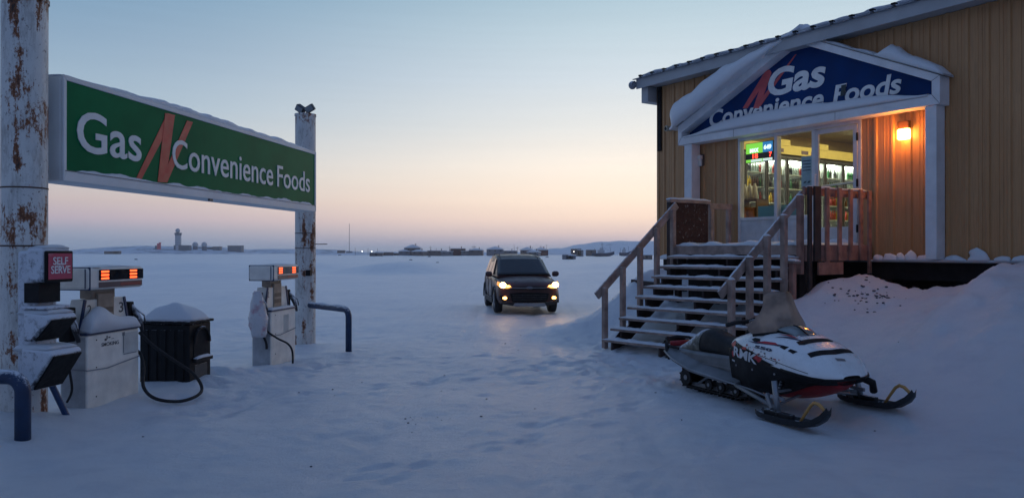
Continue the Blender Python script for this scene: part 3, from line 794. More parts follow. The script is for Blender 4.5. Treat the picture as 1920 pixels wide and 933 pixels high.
# stringers, saw-cut
for x in (XL+.22, (XL+XR)/2, XR-.22):
    mb = MB(); up = []; lo_ = []
    dy = (T0-1.95)/(NT-1)
    for k in range(NT):
        zz = tzz(k, x)-.042; y = -tt(k)
        up += [(y-.11, zz), (y+.11, zz)]
    y0 = -tt(0); y1 = -tt(NT-1)
    pl = up+[(y1+.13, tzz(NT-1, x)-.35), (y0+.10, .0), (y0-.12, -.05)]
    n = len(pl); vs = [(x-.02, a, b) for a, b in pl]+[(x+.02, a, b) for a, b in pl]
    bm = bmesh.new(); V = [bm.verts.new(v) for v in vs]
    bm.faces.new(V[:n]); bm.faces.new(V[n:][::-1])
    for i in range(n): bm.faces.new((V[i], V[(i+1) % n], V[n+(i+1) % n], V[n+i]))
    bmesh.ops.triangulate(bm, faces=[f for f in bm.faces if len(f.verts) > 4]); bmesh.ops.recalc_face_normals(bm, faces=bm.faces)
    me = bpy.data.meshes.new('stringer'); bm.to_mesh(me); bm.free(); me.materials.append(M['woodd'])
    o = bpy.data.objects.new('stringer', me); S.collection.objects.link(o); o.parent = st
# dark back boards closing the space under the landing
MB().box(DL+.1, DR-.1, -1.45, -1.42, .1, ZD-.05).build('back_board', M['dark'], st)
# handrails with posts
def ray_t(u, x):           # distance in front of the wall where the column of pixels u meets the vertical plane local x
    o = MBI @ Vector((0,0,0)); d = MBI.to_3x3() @ Vector(((u-960)/FPX, 1, 0)); k = (x-o.x)/d.x; return o.y+d.y*k
zl_top, zl_bot = 2.74, .99
def rail(x, ya, za, yb, zb, m):
    return MB().beam((x, ya, za), (x, yb, zb), .045, .145).build('handrail', m, st, bevel=.008)
LX = DL+.11; RX = DR-.02
rail(LX-.035, -1.75, 2.71, -3.80, .97, M['wood'])
for k, u in enumerate((1133, 1168, 1202, 1235, 1266)):
    y = ray_t(u, LX); y = max(-3.92, min(-1.85, y))
    yy = -3.66+ (3.66-1.92)*k/4
    zt = .97+(2.71-.97)*(yy+3.80)/(3.80-1.75)+.04
    zb = tzz((T0+yy)/(T0-1.95)*(NT-1), XL)-.25
    MB().box(LX-.008, LX+.075, yy-.045, yy+.045, max(zb, .02), zt).build('post', M['wood'], st, bevel=.006)
rail(RX-.075, -1.78, 2.74, -3.78, 1.13, M['wood'])
snow_strip('handrail_snow', [(RX-.075, -1.85, 2.74+.03), (RX-.075, -3.6, 1.33+.03)], (.018,0,0), .014, st, 51, amp=1.6, seg=50)
snow_strip('handrail_snow', [(LX-.035, -1.85, 2.695), (LX-.035, -3.7, 1.10)], (.018,0,0), .010, st, 52, amp=1.6, seg=50)
for k in range(5):
    yy = -3.60+(3.60-1.93)*k/4
    zt = 1.13+(2.74-1.13)*(yy+3.78)/2.0+.09
    zb = tzz((T0+yy)/(T0-1.95)*(NT-1), XR)-.30
    MB().box(RX-.052, RX+.035, yy-.045, yy+.045, max(zb, .1), zt).build('post', M['wood'] if k < 4 else M['woodr'], st, bevel=.006)
    snow_strip('post_snow', [(RX-.05, yy, zt), (RX+.033, yy, zt)], (0,.04,0), .03, st, 60+k, amp=.5, seg=6)
# landing railing, right side
ZR = 2.86
MB().box(DR-.045, DR+.0, -DD-.02, -.06, ZR-.14, ZR).build('top_rail', M['woodr'], st, bevel=.006)
snow_strip('rail_snow', [(DR-.02, -DD, ZR), (DR-.02, -.08, ZR)], (.03,0,0), .018, st, 71, amp=1)
for i, y in enumerate((-1.80, -1.60, -1.33, -.98, -.66, -.36, -.09)):
    lo_z = ZD-.5 if i in (0, 2, 6) else ZD-.27
    wd = .09 if i == 1 else .05
    MB().box(DR+.044, DR+.082, y-wd, y+wd-.01, lo_z if i else .9, ZR-.005+.012*(i % 2)).build('baluster', M['woodr'] if i > 1 else M['woodd'], st, bevel=.005)
# left side: brown board panel, corner post and rail back to the wall
MB().box(DL-.05, DL+.04, -DD-.07, -DD+.03, .5, ZR-.09).build('post', M['woodd'], st, bevel=.006)
MB().box(DL-.015, DL+.01, -DD+.05, -.78, ZD+.02, ZR-.06).build('side_board', M['panelbrown'], st)
MB().box(DL-.05, DL+.05, -DD-.07, -.74, ZR-.10, ZR-.03).build('top_rail', M['wood'], st, bevel=.006)
snow_strip('rail_snow', [(DL, -DD-.08, ZR-.03), (DL, -.74, ZR-.03)], (.055,0,0), .045, st, 81, amp=.6)
MB().box(DL-.04, DL+.03, -.73, -.05, ZR-.20, ZR-.08).build('top_rail', M['wood'], st, bevel=.006)
MB().box(DL-.03, DL+.05, -.73, -.64, ZD, ZR-.201).build('post', M['wood'], st, bevel=.006)
MB().box(DL-.03, DL+.05, -.20, -.11, ZD, ZR-.201).build('post', M['wood'], st, bevel=.006)
# stub posts right of the stairs
MB().box(DR+.0, DR+.09, -2.28, -2.19, .6, 1.62).build('stub_post', M['woodr'], st, bevel=.006)
MB().box(DR-.09, DR+.14, -2.30, -2.15, 1.60, 1.64).build('stub_cap', M['wood'], st, bevel=.006)
snow_strip('stub_snow', [(DR-.1, -2.22, 1.64), (DR+.14, -2.22, 1.64)], (0,.08,0), .05, st, 83, amp=.5)
# loose beam behind the left rail
o = MB().box(-.8, .8, -.06, .06, 0, .12).build('timber_beam', M['woodd'], None, bevel=.006)
bp = MBLD @ Vector((-4.0, -1.1, 0)); o.location = (bp.x, bp.y, ground_z(bp.x, bp.y)+.05); o.rotation_euler = (0, R(3), BROT)
tag(o, 'loose squared timber lying on the snow bank behind the left stair rail', 'timber')
# ------------------------------------------------------------------ roadside sign
def rusty():
    m, t, b = nodes_mat('rusty_white_paint')
    paint = mixrgb(t, mrange(t, tex(t, 3, 5), .3, .7), (.62,.62,.60), (.76,.75,.70))
    grime = mixrgb(t, mrange(t, tex(t, 9, 8, (1,1,.25), .75), .50, .68, 0, .6), paint, (.20,.17,.14))
    big = tex(t, 2.0, 8, (1,1,.55), .72); drip = tex(t, 8, 8, (1,1,.10), .75); fine = tex(t, 26, 8, (1,1,.7), .8)
    ad = N(t, 'ShaderNodeMath', operation='MULTIPLY_ADD'); t.links.new(drip, ad.inputs[0]); ad.inputs[1].default_value = .6; t.links.new(big, ad.inputs[2])
    ad2 = N(t, 'ShaderNodeMath', operation='MULTIPLY_ADD'); t.links.new(fine, ad2.inputs[0]); ad2.inputs[1].default_value = .45; t.links.new(ad.outputs[0], ad2.inputs[2])
    r1 = mrange(t, ad2.outputs[0], 1.06, 1.105); r2 = mrange(t, ad2.outputs[0], 1.135, 1.19)
    c = mixrgb(t, r1, grime, (.22,.075,.025)); c = mixrgb(t, r2, c, (.035,.018,.014))
    sp = mrange(t, fine, .59, .63, 0, .85); c = mixrgb(t, sp, c, (.07,.035,.025))
    t.links.new(c, b.inputs['Base Color']); b.inputs['Roughness'].default_value = .6
    bump(t, b, ad2.outputs[0], .25, .01); return m
M['rusty'] = rusty()
M['signwhite'] = mat('sign_frame_paint', (.70,.72,.72), .5, var=.1, vs=2, bmp=.05, bs=20)
m, t, b = nodes_mat('green_sign_face')
c = mixrgb(t, mrange(t, tex(t, 1.5, 4), .35, .65), (.001,.135,.05), (.002,.18,.065)); t.links.new(c, b.inputs['Base Color']); b.inputs['Roughness'].default_value = .45; b.inputs['Specular IOR Level'].default_value = .05
M['green'] = m
M['greyletter'] = mat('grey_white_letter', (.68,.72,.72), .45, var=.08)
M['redn'] = mat('red_stripe', (.50,.045,.035), .45, var=.12)
M['lamp'] = mat('floodlight_shell', (.06,.065,.075), .45, .4)
sg = thing('gas_station_sign', 'long green and white sign box between two rusty white pipe columns', 'sign', SP, SROT)
for x, y, r_, z0, z1 in ((0, 0, .205, -.3, 4.33), (7.08, .27, .195, -.4, 4.44)):
    mb = MB(); n = 32; rings = []
    zz = [z0+(z1-z0)*i/24 for i in range(25)]
    for z in zz: rings.append([(x+r_*math.cos(2*math.pi*k/n), y+r_*math.sin(2*math.pi*k/n), z) for k in range(n)])
    mb.loft(rings); col = mb.build('column', M['rusty'], sg, smoothf=True)
    col.data.set_sharp_from_angle(angle=R(50))
    MB().tube([(x, y, z1-.02), (x, y, z1+.02)], r_+.012, 28).build('column_cap', M['rusty'], col)
    for z in (z1-1.9-(.4 if x > 1 else 0), 1.85):
        MB().tube([(x, y, z-.007), (x, y, z+.007)], r_+.004, 28).build('strap', mat('strap_rust', (.08,.045,.03), .7), col)
    for dy, a in ((-.09, -.5), (.10, .6)):
        hd = MB()
        Mx = Matrix.Translation((x+.0, y+dy, z1+.13)) @ Matrix.Rotation(a, 4, 'X') @ Matrix.Rotation(R(-18), 4, 'Y')
        hd.box(-.06, .06, -.09, .09, -.065, .065, Mx); fl = hd.build('floodlight', M['lamp'], sg, bevel=.015)
        MB().box(-.065, -.061, -.075, .075, -.05, .05, Mx).build('lens', mat('lens_grey', (.25,.28,.3), .2), fl)
        MB().tube([(x, y+dy*.6, z1+.01), (x, y+dy, z1+.08)], .018, 8).build('stem', M['lamp'], fl)
# box
XA, XB = .27, 6.50; ZA, ZB2 = 2.53, 3.64
box = MB().box(XA, XB, -.185, .20, ZA, ZB2).build('sign_box', M['signwhite'], sg, bevel=.02)
fo = [(XA, ZA), (XB, ZA), (XB, ZB2), (XA, ZB2)]; fi = [(XA+.045, ZA+.115), (XB-.05, ZA+.115), (XB-.05, ZB2-.055), (XA+.045, ZB2-.055)]
ring_frame(fo, fi, -.215, -.186).build('sign_frame', M['signwhite'], sg, bevel=.006)
face = MB().box(fi[0][0], fi[1][0], -.199, -.1865, fi[0][1], fi[2][1]).build('sign_face', M['green'], sg)
MB().box(XA+.02, XB-.02, -.218, -.2155, ZA+.105, ZA+.112).build('frame_seam', M['gasket'], sg)
MB().box(3.0, 3.08, -.2, -.17, ZA-.03, ZA).build('latch', M['gasket'], sg)
YG = -.20
def sp_(u, v): return spx(u, v, YG)
def stxt(txt, u0, v0, u1, v1, h, z, **k):
    a = sp_(u0, v0)[0]; b = sp_(u1, v1)[0]
    put_text(txt, a, z, b-a, h, YG-.001, M['greyletter'], face, depth=.009, **k)
stxt('Gas', 143, 280, 264, 300, .455, 2.865, off=.012)
stxt('Convenience', 322, 318, 511, 340, .385, 2.865, off=.006)
stxt('Foods', 519, 352, 580, 360, .36, 2.865, off=.006)
poly_px([(254,336),(313,212),(328,216),(264,337)], YG-.0005, spx, M['redn'], face, 'red_stroke', .004)
poly_px([(309,212),(327,216),(310,342),(295,341)], YG-.0010, spx, M['redn'], face, 'red_stroke', .005)
poly_px([(300,341),(350,226),(361,229),(313,342)], YG-.0007, spx, M['redn'], face, 'red_stroke', .005)
snow_strip('snow_cap', [(XA, 0, ZB2), (XB, 0, ZB2)], (0,.19,0), lambda t: .02+.075*smooth(.02,.3,t)*(1-smooth(.55,.72,t))+.05*smooth(.6,.7,t)*(1-smooth(.85,1,t)), sg, 3, amp=.35, seg=120)
snow_strip('frame_snow', [(XA+.2, -.207, ZA+.115), (XB-.2, -.207, ZA+.115)], (0,.01,0), .02, sg, 6, amp=1.2, seg=160)
MB().box(6.86, 6.95, .07, .16, 1.32, 1.43).build('junction_box', M['black'], sg, bevel=.004)
MB().tube([(7.08, .10, 1.93), (7.08, -.18, 1.93)], .008, 6).build('pin', M['black'], sg)

# ------------------------------------------------------------------ self serve tower on the near column
ds = thing('self_serve_station', 'frosted black bin and towel station with pink sign on the near rusty column', 'dispenser', SP, SROT)
FR = mat('frosted_black', (.03,.03,.035), .8, var=.3, vs=8, frost=1.05, bmp=.3, bs=30)
DX0, DX1 = -.36, .0
DY = -.55
mb = MB().box(DX0+.06, DX1-.02, -.40, -.19, .50, 1.80); mb.build('back_spine', FR, ds, bevel=.03, seg=3)
top = MB().box(DX0, DX1, DY+.02, -.34, 1.50, 1.83).build('sign_housing', FR, ds, bevel=.035, seg=3)
MB().box(DX0+.005, DX1-.005, DY-.012, DY+.018, 1.495, 1.80).build('sign_rim', M['black'], top, bevel=.02, seg=3)
m, t, b = nodes_mat('pink_sign')
c = mixrgb(t, mrange(t, tex(t, 6, 6), .52, .68, 0, .75), (.50,.055,.115), (.42,.38,.45)); t.links.new(c, b.inputs['Base Color']); b.inputs['Roughness'].default_value = .5
pk = MB().box(DX0+.03, DX1-.03, DY-.016, DY-.0125, 1.525, 1.775).build('pink_panel', m, top)
put_text('SELF', DX0+.085, 1.665, .19, .075, DY-.0165, M['letter'], top, depth=.003, off=.01)
put_text('SERVE', DX0+.06, 1.58, .245, .075, DY-.0165, M['letter'], top, depth=.003, off=.01)
MB().box(DX0+.03, DX1-.06, -.46, -.3, 1.30, 1.49).build('towel_slot', M['dark'], ds)
MB().box(DX0+.02, DX1-.03, DY+.0, -.28, 1.235, 1.27).build('tray', FR, ds, bevel=.01)
def bin_(z0, z1, yo, grow):
    # slanted lid bin: top edge sticks out, bottom edge is set back
    x0, x1 = DX0-.02*grow, DX1+.02*grow
    pr = [(-.31, z0), (DY+.14, z0), (yo, z1-.03), (yo+.03, z1+.01), (-.31, z1+.03)]
    mb = MB(); mb.loft([[(x, a, b) for a, b in pr] for x in (x0, x1)])
    bb = mb.build('bin_body', FR, ds, bevel=.03, seg=3)
    a, b = Vector((0, DY+.14, z0)), Vector((0, yo, z1-.03)); nn_ = Vector((0, -(b.z-a.z), (b.y-a.y))).normalized()
    if nn_.y > 0: nn_ = -nn_
    a2 = a+(b-a)*.06; b2 = a+(b-a)*.97
    q = [Vector((x, p.y, p.z))+nn_*h for h in (.002, .018) for x, p in ((x0+.02, a2), (x1-.02, a2), (x1-.02, b2), (x0+.02, b2))]
    MB().add(q, [(0,1,2,3), (4,5,6,7), (0,1,5,4), (2,3,7,6), (1,2,6,5), (0,3,7,4)]).build('lid', M['black'], bb, bevel=.006)
    snow_strip('snow_cap', [(x0+.01, -.40, z1+.02), (x1-.01, -.40, z1+.02)], (0,(-.40-yo)*.8,0), .045, bb, 7+z0, amp=.7, seg=14)
bin_(.93, 1.18, DY-.06, 0); bin_(.46, .84, DY-.10, 1)
snow_strip('snow_cap', [(DX0+.02, -.44, 1.828), (DX1-.02, -.44, 1.828)], (0,.09,0), .03, top, 3, amp=.6, seg=12)
MB().tube([(DX0+.3, -.35, .5), (DX0+.45, -.45, .05)], .03, 8).build('drain_pipe', mat('blue_paint', (.012,.045,.13), .45), ds)

# ------------------------------------------------------------------ fuel pumps
M['pumpw'] = mat('pump_white', (.82,.78,.70), .45, var=.14, vs=5, bmp=.06, bs=25)
M['pumpg'] = mat('pump_side', (.40,.41,.42), .5, var=.25, vs=5, frost=.25)
M['pumpneck'] = mat('pump_neck', (.34,.27,.21), .6, var=.3)
M['display'] = mat('display_black', (.008,.007,.009), .12)
M['seg'] = emit('segment_orange', (1,.09,.02), 3.0)
M['bluestripe'] = mat('blue_trim', (.02,.04,.10), .4)
def make_pump(near, label):
    root = thing('fuel_pump', label, 'fuel pump', (0,0,0), SROT, 'fuel pumps')
    # local: front faces -y, x along the sign; footprint x 0..0.85, y 0..0.32
    W_ = .85
    MB().box(0, W_, 0, .33, -.15, .86).build('cabinet', M['pumpw'], root, bevel=.012)
    MB().box(-.004, 0, .02, .31, -.15, .84).build('side_panel', M['pumpg'], root)
    MB().box(-.006, W_+.006, -.008, .10, .862, .885).build('shelf_edge', M['bluestripe'], root, bevel=.004)
    # upper cabinet, sloping shoulders
    mb = MB(); mb.loft([[(.02+i, y, z) for i, z in ((0,.87),(W_-.04,.87),(W_-.13,1.24),(.11,1.24))] for y in (.12, .31)])
    up = mb.build('upper_cabinet', M['pumpw'], root, bevel=.01)
    for pp, q in (((.02,.87),(.11,1.24)), ((W_-.02,.87),(W_-.11,1.24))):
        MB().beam((pp[0], .115, pp[1]), (q[0], .115, q[1]), .03, .02, (0,1,0)).build('shoulder_trim', M['bluestripe'], up)
    MB().box(.24, .62, .14, .29, 1.245, 1.40).build('neck', M['pumpneck'], root, bevel=.006)
    MB().box(.30, .56, .104, .14, .90, 1.30).build('price_plate', M['pumpneck'], root, bevel=.006)
    for z in (.98, 1.08): MB().box(.32, .54, .100, .1035, z, z+.06).build('label_plate', mat('faded_label', (.16,.12,.09), .6), root)
    hd = MB().box(-.05, .85, -.06, .36, 1.355, 1.60).build('head', M['pumpw'], root, bevel=.035, seg=3)
    for xx in (-.063,):
        MB().box(xx-.002, xx+.004, -.03, -.02, 1.37, 1.585).build('trim_line', M['bluestripe'], hd)
    MB().box(-.03, -.015, -.064, .364, 1.352, 1.604).build('trim_line', M['bluestripe'], hd, bevel=.035, seg=3) if not near else MB().box(-.035, -.022, -.064, .364, 1.352, 1.604).build('trim_line', M['bluestripe'], hd, bevel=.035, seg=3)
    dp = MB().box(.10, .84, -.068, -.0605, 1.455, 1.572).build('display', M['display'], hd, bevel=.004)
    for x0 in (.13, .60):
        for z in (1.463, 1.500, 1.537):
            MB().box(x0, x0+.12, -.0705, -.0685, z+.003, z+.024).build('digit_row', M['seg'], dp)
    MB().box(.10, .82, -.066, -.0605, 1.375, 1.435).build('price_strip', mat('strip_dark', (.10,.07,.08), .4), hd)
    MB().box(.44, .80, -.0675, -.0662, 1.388, 1.422).build('red_strip', mat('strip_red', (.25,.04,.04), .4), hd)
    snow_strip('head_snow', [(-.03, .15, 1.60), (.83, .15, 1.60)], (0,.18,0), .014, hd, 3, amp=1.4, seg=24)
    # nozzle boots on both ends
    for sgn_, x in ((-1, -.0), (1, W_)):
        Mb = Matrix.Translation((x+sgn_*.05, .20, 0))
        bt = MB().box(-.045, .045, -.07, .07, .80, 1.17, Mb).build('nozzle_boot', M['black'], root, bevel=.012)
        nzl = MB().tube([(x+sgn_*.06, .17, 1.16), (x+sgn_*.09, .12, 1.06), (x+sgn_*.10, .06, .94), (x+sgn_*.10, .02, .80)], [.022,.035,.035,.02], 8)
        nzl.tube([(x+sgn_*.09, .10, 1.08), (x+sgn_*.13, .02, 1.0), (x+sgn_*.12, .0, .9)], .01, 6)
        nzl.build('nozzle', mat('nozzle_black', (.03,.03,.035), .6, frost=.6), root, smoothf=True)
    MB().tube([(-.012, .30, .50), (-.012, -.012, .485), (.3, -.014, .47), (W_, -.012, .53), (W_+.012, .3, .54)], .006, 6).build('tie_rope', mat('rope_grey', (.25,.26,.28), .8), root)
    mb = MB()
    for z in (.18, .5, .80): mb.sphere((.14, -.001, z), .008, 6, 4)
    mb.build('screw', M['black'], root)
    return root
pump = make_pump(True, 'white fuel pump numbered 3 with orange digits beside the near rusty column')
pump.location = MSG @ Vector((.58, -.24, 0)); pump.location.z = .02
# the near one: number, NO SMOKING remains, paper label, snow heap
def ptext(root, txt, x, z, w, h, y=-.0005, m_=None, **k): put_text(txt, x, z, w, h, y, m_ or M['gasket'], root, depth=.002, **k)
def copy_pump():
    return copy_tree(pump)
pump2 = copy_pump(); pump2.location = MSG @ Vector((4.42, -.39, 0)); pump2.location.z = -.03
tag(pump2, 'white fuel pump with a plastic wrapped nozzle beside the far rusty column', 'fuel pump')
ptext(pump, 'SMOKING', .22, .715, .28, .042, off=.01)
ptext(pump, '3', .66, 1.06, .075, .12, y=.1195, off=.01)
ptext(pump, '2', .15, 1.08, .06, .10, y=.1195, off=-.005)
mb = MB()
mb.box(.27, .30, -.003, -.0005, .775, .80).box(.33, .36, -.003, -.0005, .80, .815).box(.30, .315, -.003, -.0005, .79, .83).box(.38, .42, -.003, -.0005, .785, .79)
mb.build('peeling_print', M['gasket'], pump)
mb = MB().box(.57, .83, -.0025, -.0005, .58, .83); mb.build('paper_label', mat('paper', (.56,.56,.53), .8), pump)
MB().box(.57, .585, -.0035, -.0026, .60, .80).box(.58, .8, -.0035, -.0026, .58, .59).box(.56, .60, -.0035, -.0026, .80, .84).build('tape_edge', mat('tape_grey', (.18,.19,.21), .7), pump)
snow_strip('snow_cap', [(.02, .05, .885), (.84, .05, .885)], (0,.085,0), lambda t: .12+.17*math.exp(-((t-.30)/.22)**2), pump, 13, amp=.22, seg=40, droop=0)
for c in list(pump.children):
    if c.name.startswith('snow_cap'): pass
ptext(pump2, '2', .10, 1.08, .06, .10, y=.1195, off=0)
mb = MB().box(.42, .60, -.0025, -.0005, .50, .78); mb.build('paper_label', mat('paper', (.56,.56,.53), .8), pump2)
snow_strip('snow_cap', [(.02, .05, .885), (.84, .05, .885)], (0,.06,0), .03, pump2, 15, amp=.5, seg=40, droop=0)
# plastic bag over the far pump's nozzle
m, t, b = nodes_mat('plastic_bag'); c = mixrgb(t, mrange(t, tex(t, 7, 4), .52, .68), (.62,.62,.64), (.50,.28,.32)); t.links.new(c, b.inputs['Base Color']); b.inputs['Roughness'].default_value = .25; bump(t, b, tex(t, 16, 6), .9, .02)
mb = MB(); rings = []
for j in range(13):
    f = j/12; z = 1.20-.72*f; r_ = .05+.085*math.sin(min(1, f*1.5)*math.pi*.5)*(1-.45*smooth(.7,1,f))
    rings.append([Vector((-.12-.03*f+r_*math.cos(a*math.pi/7)*(1+.3*noise.noise(Vector((a, f*6, 1)))), .17-.04*f+1.1*r_*math.sin(a*math.pi/7)*(1+.3*noise.noise(Vector((a+9, f*6, 1)))), z+.02*noise.noise(Vector((a, f*9, 7))))) for a in range(14)])
mb.loft(rings)
bag = mb.build('plastic_bag', m, None, smoothf=True); bag.location = pump2.location; bag.rotation_euler = (0,0,SROT); tag(bag, 'crumpled pinkish plastic bag pulled over the nozzle of the far fuel pump', 'plastic bag')
# hoses (parts of the pumps)
def hose(root, pts, r_=.016):
    # catmull-rom
    P_ = [Vector(p) for p in pts]; out = []
    for i in range(len(P_)-1):
        p0 = P_[max(0,i-1)]; p1 = P_[i]; p2 = P_[i+1]; p3 = P_[min(len(P_)-1,i+2)]
        for k in range(10):
            u = k/10; out.append(.5*((2*p1)+(-p0+p2)*u+(2*p0-5*p1+4*p2-p3)*u*u+(-p0+3*p1-3*p2+p3)*u**3))
    out.append(P_[-1]); MB().tube(out, r_, 8).build('hose', M['rubber'], root, smoothf=True)
hose(pump, [(.93,.05,.80), (.95,-.12,.64), (1.0,-.38,.45), (1.03,-.60,.30), (.98,-.74,.15), (.78,-.80,.09), (.52,-.74,.075), (.42,-.52,.12), (.55,-.28,.22), (.80,-.10,.40), (.90,.02,.55), (.88,.12,.62)], .019)
hose(pump, [(-.06,.2,.82), (-.12,.12,.55), (-.1,.1,.3), (-.05,.2,.15)], .013)
hose(pump2, [(-.08,.16,.80), (-.10,.05,.60), (.0,-.10,.45), (.12,-.22,.35), (.20,-.26,.22), (.22,-.26,.0)])
hose(pump2, [(-.04,.12,.5), (-.05,.06,.38), (-.05,.05,.28)], .02)

# ------------------------------------------------------------------ litter bin between the pumps
tb = thing('trash_container', 'black fluted trash container heaped with snow between the two fuel pumps', 'trash bin', MSG @ Vector((2.12, -.45, 0)), SROT)
tb.location.z = .0
BL = mat('bin_black', (.009,.010,.012), .6, spec=.25, var=.4, vs=9, frost=.12)
Wb, Db, Hb = .50, .70, .86
pr = []
# fluted side profile
body = MB().box(0, Wb, 0, Db, -.1, Hb).build('body', BL, tb, bevel=.02)
for k in range(5): MB().box(-.012, 0.0, .07+k*.125, .15+k*.125, .06, Hb-.08).build('flute', BL, body, bevel=.01)
MB().box(-.03, Wb+.03, -.03, Db+.03, Hb, Hb+.035).build('lid_rim', BL, tb, bevel=.01)
MB().box(.10, Wb-.08, -.008, .0, .42, .78).build('opening', M['dark'], tb)
arc = [( .25+.17*math.cos(a*math.pi/10), -.03, .60+.20*math.sin(a*math.pi/10)) for a in range(11)]
MB().tube(arc, .02, 6).build('hood', BL, tb)
MB().box(.06, Wb-.04, -.06, .0, .36, .41).build('sill', BL, tb, bevel=.01)
MB().box(.12, Wb-.10, -.008, .0, .10, .32).build('lower_door', mat('bin_grey', (.05,.055,.06), .5, frost=.3), tb, bevel=.01)
snow_strip('sill_snow', [(.08, -.035, .41), (Wb-.06, -.035, .41)], (0,.025,0), .03, tb, 3, amp=.5, seg=10)
mb = MB(); rings = []
for j in range(9):
    f = j/8; rings.append([Vector((Wb/2+(Wb/2+.03)*(1-f**1.2*.93)*q[0], Db/2+(Db/2+.03)*(1-f**1.2*.93)*q[1], Hb+.036+.22*f+.03*math.sin(f*math.pi)+.02*noise.noise(Vector((q[0]*2, q[1]*2, f*3)))*min(1,f*4))) for q in
        [(math.copysign(abs(math.cos(a*math.pi/12))**.45, math.cos(a*math.pi/12)), math.copysign(abs(math.sin(a*math.pi/12))**.45, math.sin(a*math.pi/12))) for a in range(24)]])
mb.loft(rings); mb.build('snow_cap', SNOW, tb, smoothf=True)

# ------------------------------------------------------------------ pipe barriers
BLUE = mat('blue_pipe_paint', (.010,.032,.085), .5, var=.3, vs=8, frost=.30)
def barrier(root, a, b, h, r_, z0=-.2, single=False):
    a, b = Vector(a), Vector(b); d = (b-a).normalized(); L = (b-a).length; rc = .14
    pts = [a+Vector((0,0,z0)), a+Vector((0,0,h-rc))]
    for k in range(1, 7):
        t = k/6*math.pi/2; pts.append(a+d*(rc-rc*math.cos(t))+Vector((0,0,h-rc+rc*math.sin(t))))
    if single: pts.append(b+Vector((0,0,h)))
    else:
        for k in range(1, 7):
            t = k/6*math.pi/2; pts.append(b-d*(rc-rc*math.sin(t))+Vector((0,0,h-rc+rc*math.cos(t))))
        pts.append(b+Vector((0,0,z0)))
    MB().tube(pts, r_, 16).build('pipe_hoop', BLUE, root, smoothf=True)
    snow_strip('snow_cap', [a+d*.1+Vector((0,0,h+r_*.75)), b-d*.1+Vector((0,0,h+r_*.75))], d.cross(Vector((0,0,1)))*r_*.72, .022, root, 3, amp=.8, droop=.0)
bn = thing('pipe_barrier', 'snow topped blue pipe hoop barrier at the foot of the near rusty column', 'barrier', (-4.42, 6.75, 0), 0, 'blue pipe barriers')
barrier(bn, (0,0,0), (-1.3, .15, 0), .66, .066)
BFLAG = 1
bf = thing('pipe_barrier', 'blue pipe hoop barrier beside the far rusty column', 'barrier', (-2.92, 13.35, -.05), 0, 'blue pipe barriers')
barrier(bf, (0,0,0), (-1.10, 1.22, 0), .80, .055, single=True)
# ------------------------------------------------------------------ snowmobile
HX, HY = .45, -.893
smrot = math.atan2(HY, HX)
sm = thing('snowmobile', 'white and black snowmobile with smoked windshield and yellow ski loops parked below the stairs', 'snowmobile', (2.21, 10.49, 0), smrot)
SMR = Vector((2.21, 10.49, 0)); MSM = Matrix.Translation(SMR) @ Matrix.Rotation(smrot, 4, 'Z')
HW = mat('hood_white', (.80,.83,.84), .28, var=.06, vs=4, coat=.4)
SB = mat('side_black', (.008,.008,.009), .5, var=.3, vs=5, frost=.0, spec=.25)
TG = mat('tunnel_grey', (.20,.21,.22), .5, .3, var=.3, vs=6, frost=0)
SEATM = mat('seat_black', (.012,.012,.013), .65, var=.3, vs=8, bmp=.1, bs=30)
CAMO = mat('seat_grey_cover', (.20,.19,.15), .7, var=.55, vs=9, frost=.5, bmp=.2)
REDD = mat('decal_red', (.45,.02,.03), .4, var=.25, vs=20)
METL = mat('bare_metal', (.28,.29,.31), .4, .7, var=.2)
YEL = mat('ski_loop_yellow', (.50,.27,.08), .5, var=.1)
BELLY = mat('belly_red', (.30,.012,.015), .4, var=.3, vs=8)
# hood stations: x, half width, crown z, shoulder z, edge z
HS = [(1.62,.38,.80,.64), (1.78,.43,.855,.63), (1.95,.47,.89,.615), (2.15,.50,.90,.585), (2.35,.51,.875,.555), (2.55,.505,.815,.525), (2.72,.48,.74,.50), (2.84,.425,.655,.48), (2.93,.33,.57,.465), (2.98,.20,.505,.46)]
def hs(x):
    if x <= HS[0][0]: return HS[0][1:]
    for a, b in zip(HS[:-1], HS[1:]):
        if x <= b[0]:
            t = (x-a[0])/(b[0]-a[0]); return tuple(a[i]+(b[i]-a[i])*t for i in (1,2,3))
    return HS[-1][1:]
def hood_pt(x, a, off=0):        # a: 0 crown .. 1 edge, sign gives the side
    w, zt, ze = hs(x); s_ = 1 if a >= 0 else -1; th = abs(a)*math.pi/2
    y = w*math.sin(th)**.80; z = ze+(zt-ze)*math.cos(th)**.75 if th < math.pi/2 else ze
    p = Vector((x, s_*y, z))
    if off:
        e = .02
        def q(xx, aa):
            w, zt, ze = hs(xx); t2 = min(1, max(.0, aa))*math.pi/2
            return Vector((xx, s_*w*math.sin(t2)**.80, ze+(zt-ze)*max(0, math.cos(t2))**.75))
        aa = max(.03, min(.96, abs(a)))
        n = (q(x+e, aa)-q(x-e, aa)).cross(q(x, aa+e)-q(x, aa-e))
        n.normalize()
        if n.z < 0 : n = -n
        p += n*off
    return p
rings = []
for i in range(49):
    x = 1.62+(2.975-1.62)*i/48
    rings.append([hood_pt(x, -1+2*k/40) for k in range(41)])
mb = MB()
mb.loft(rings, caps=False, closed=False)
n0 = len(mb.v); tip = [tuple(Vector((2.995, p.y*.6, .47+(p.z-.46)*.5))) for p in rings[-1]]
mb.v += tip
for k in range(40): mb.f.append((n0-41+k, n0-41+k+1, n0+k+1, n0+k))
hood = mb.build('hood', HW, sm, smoothf=True, fix=False)
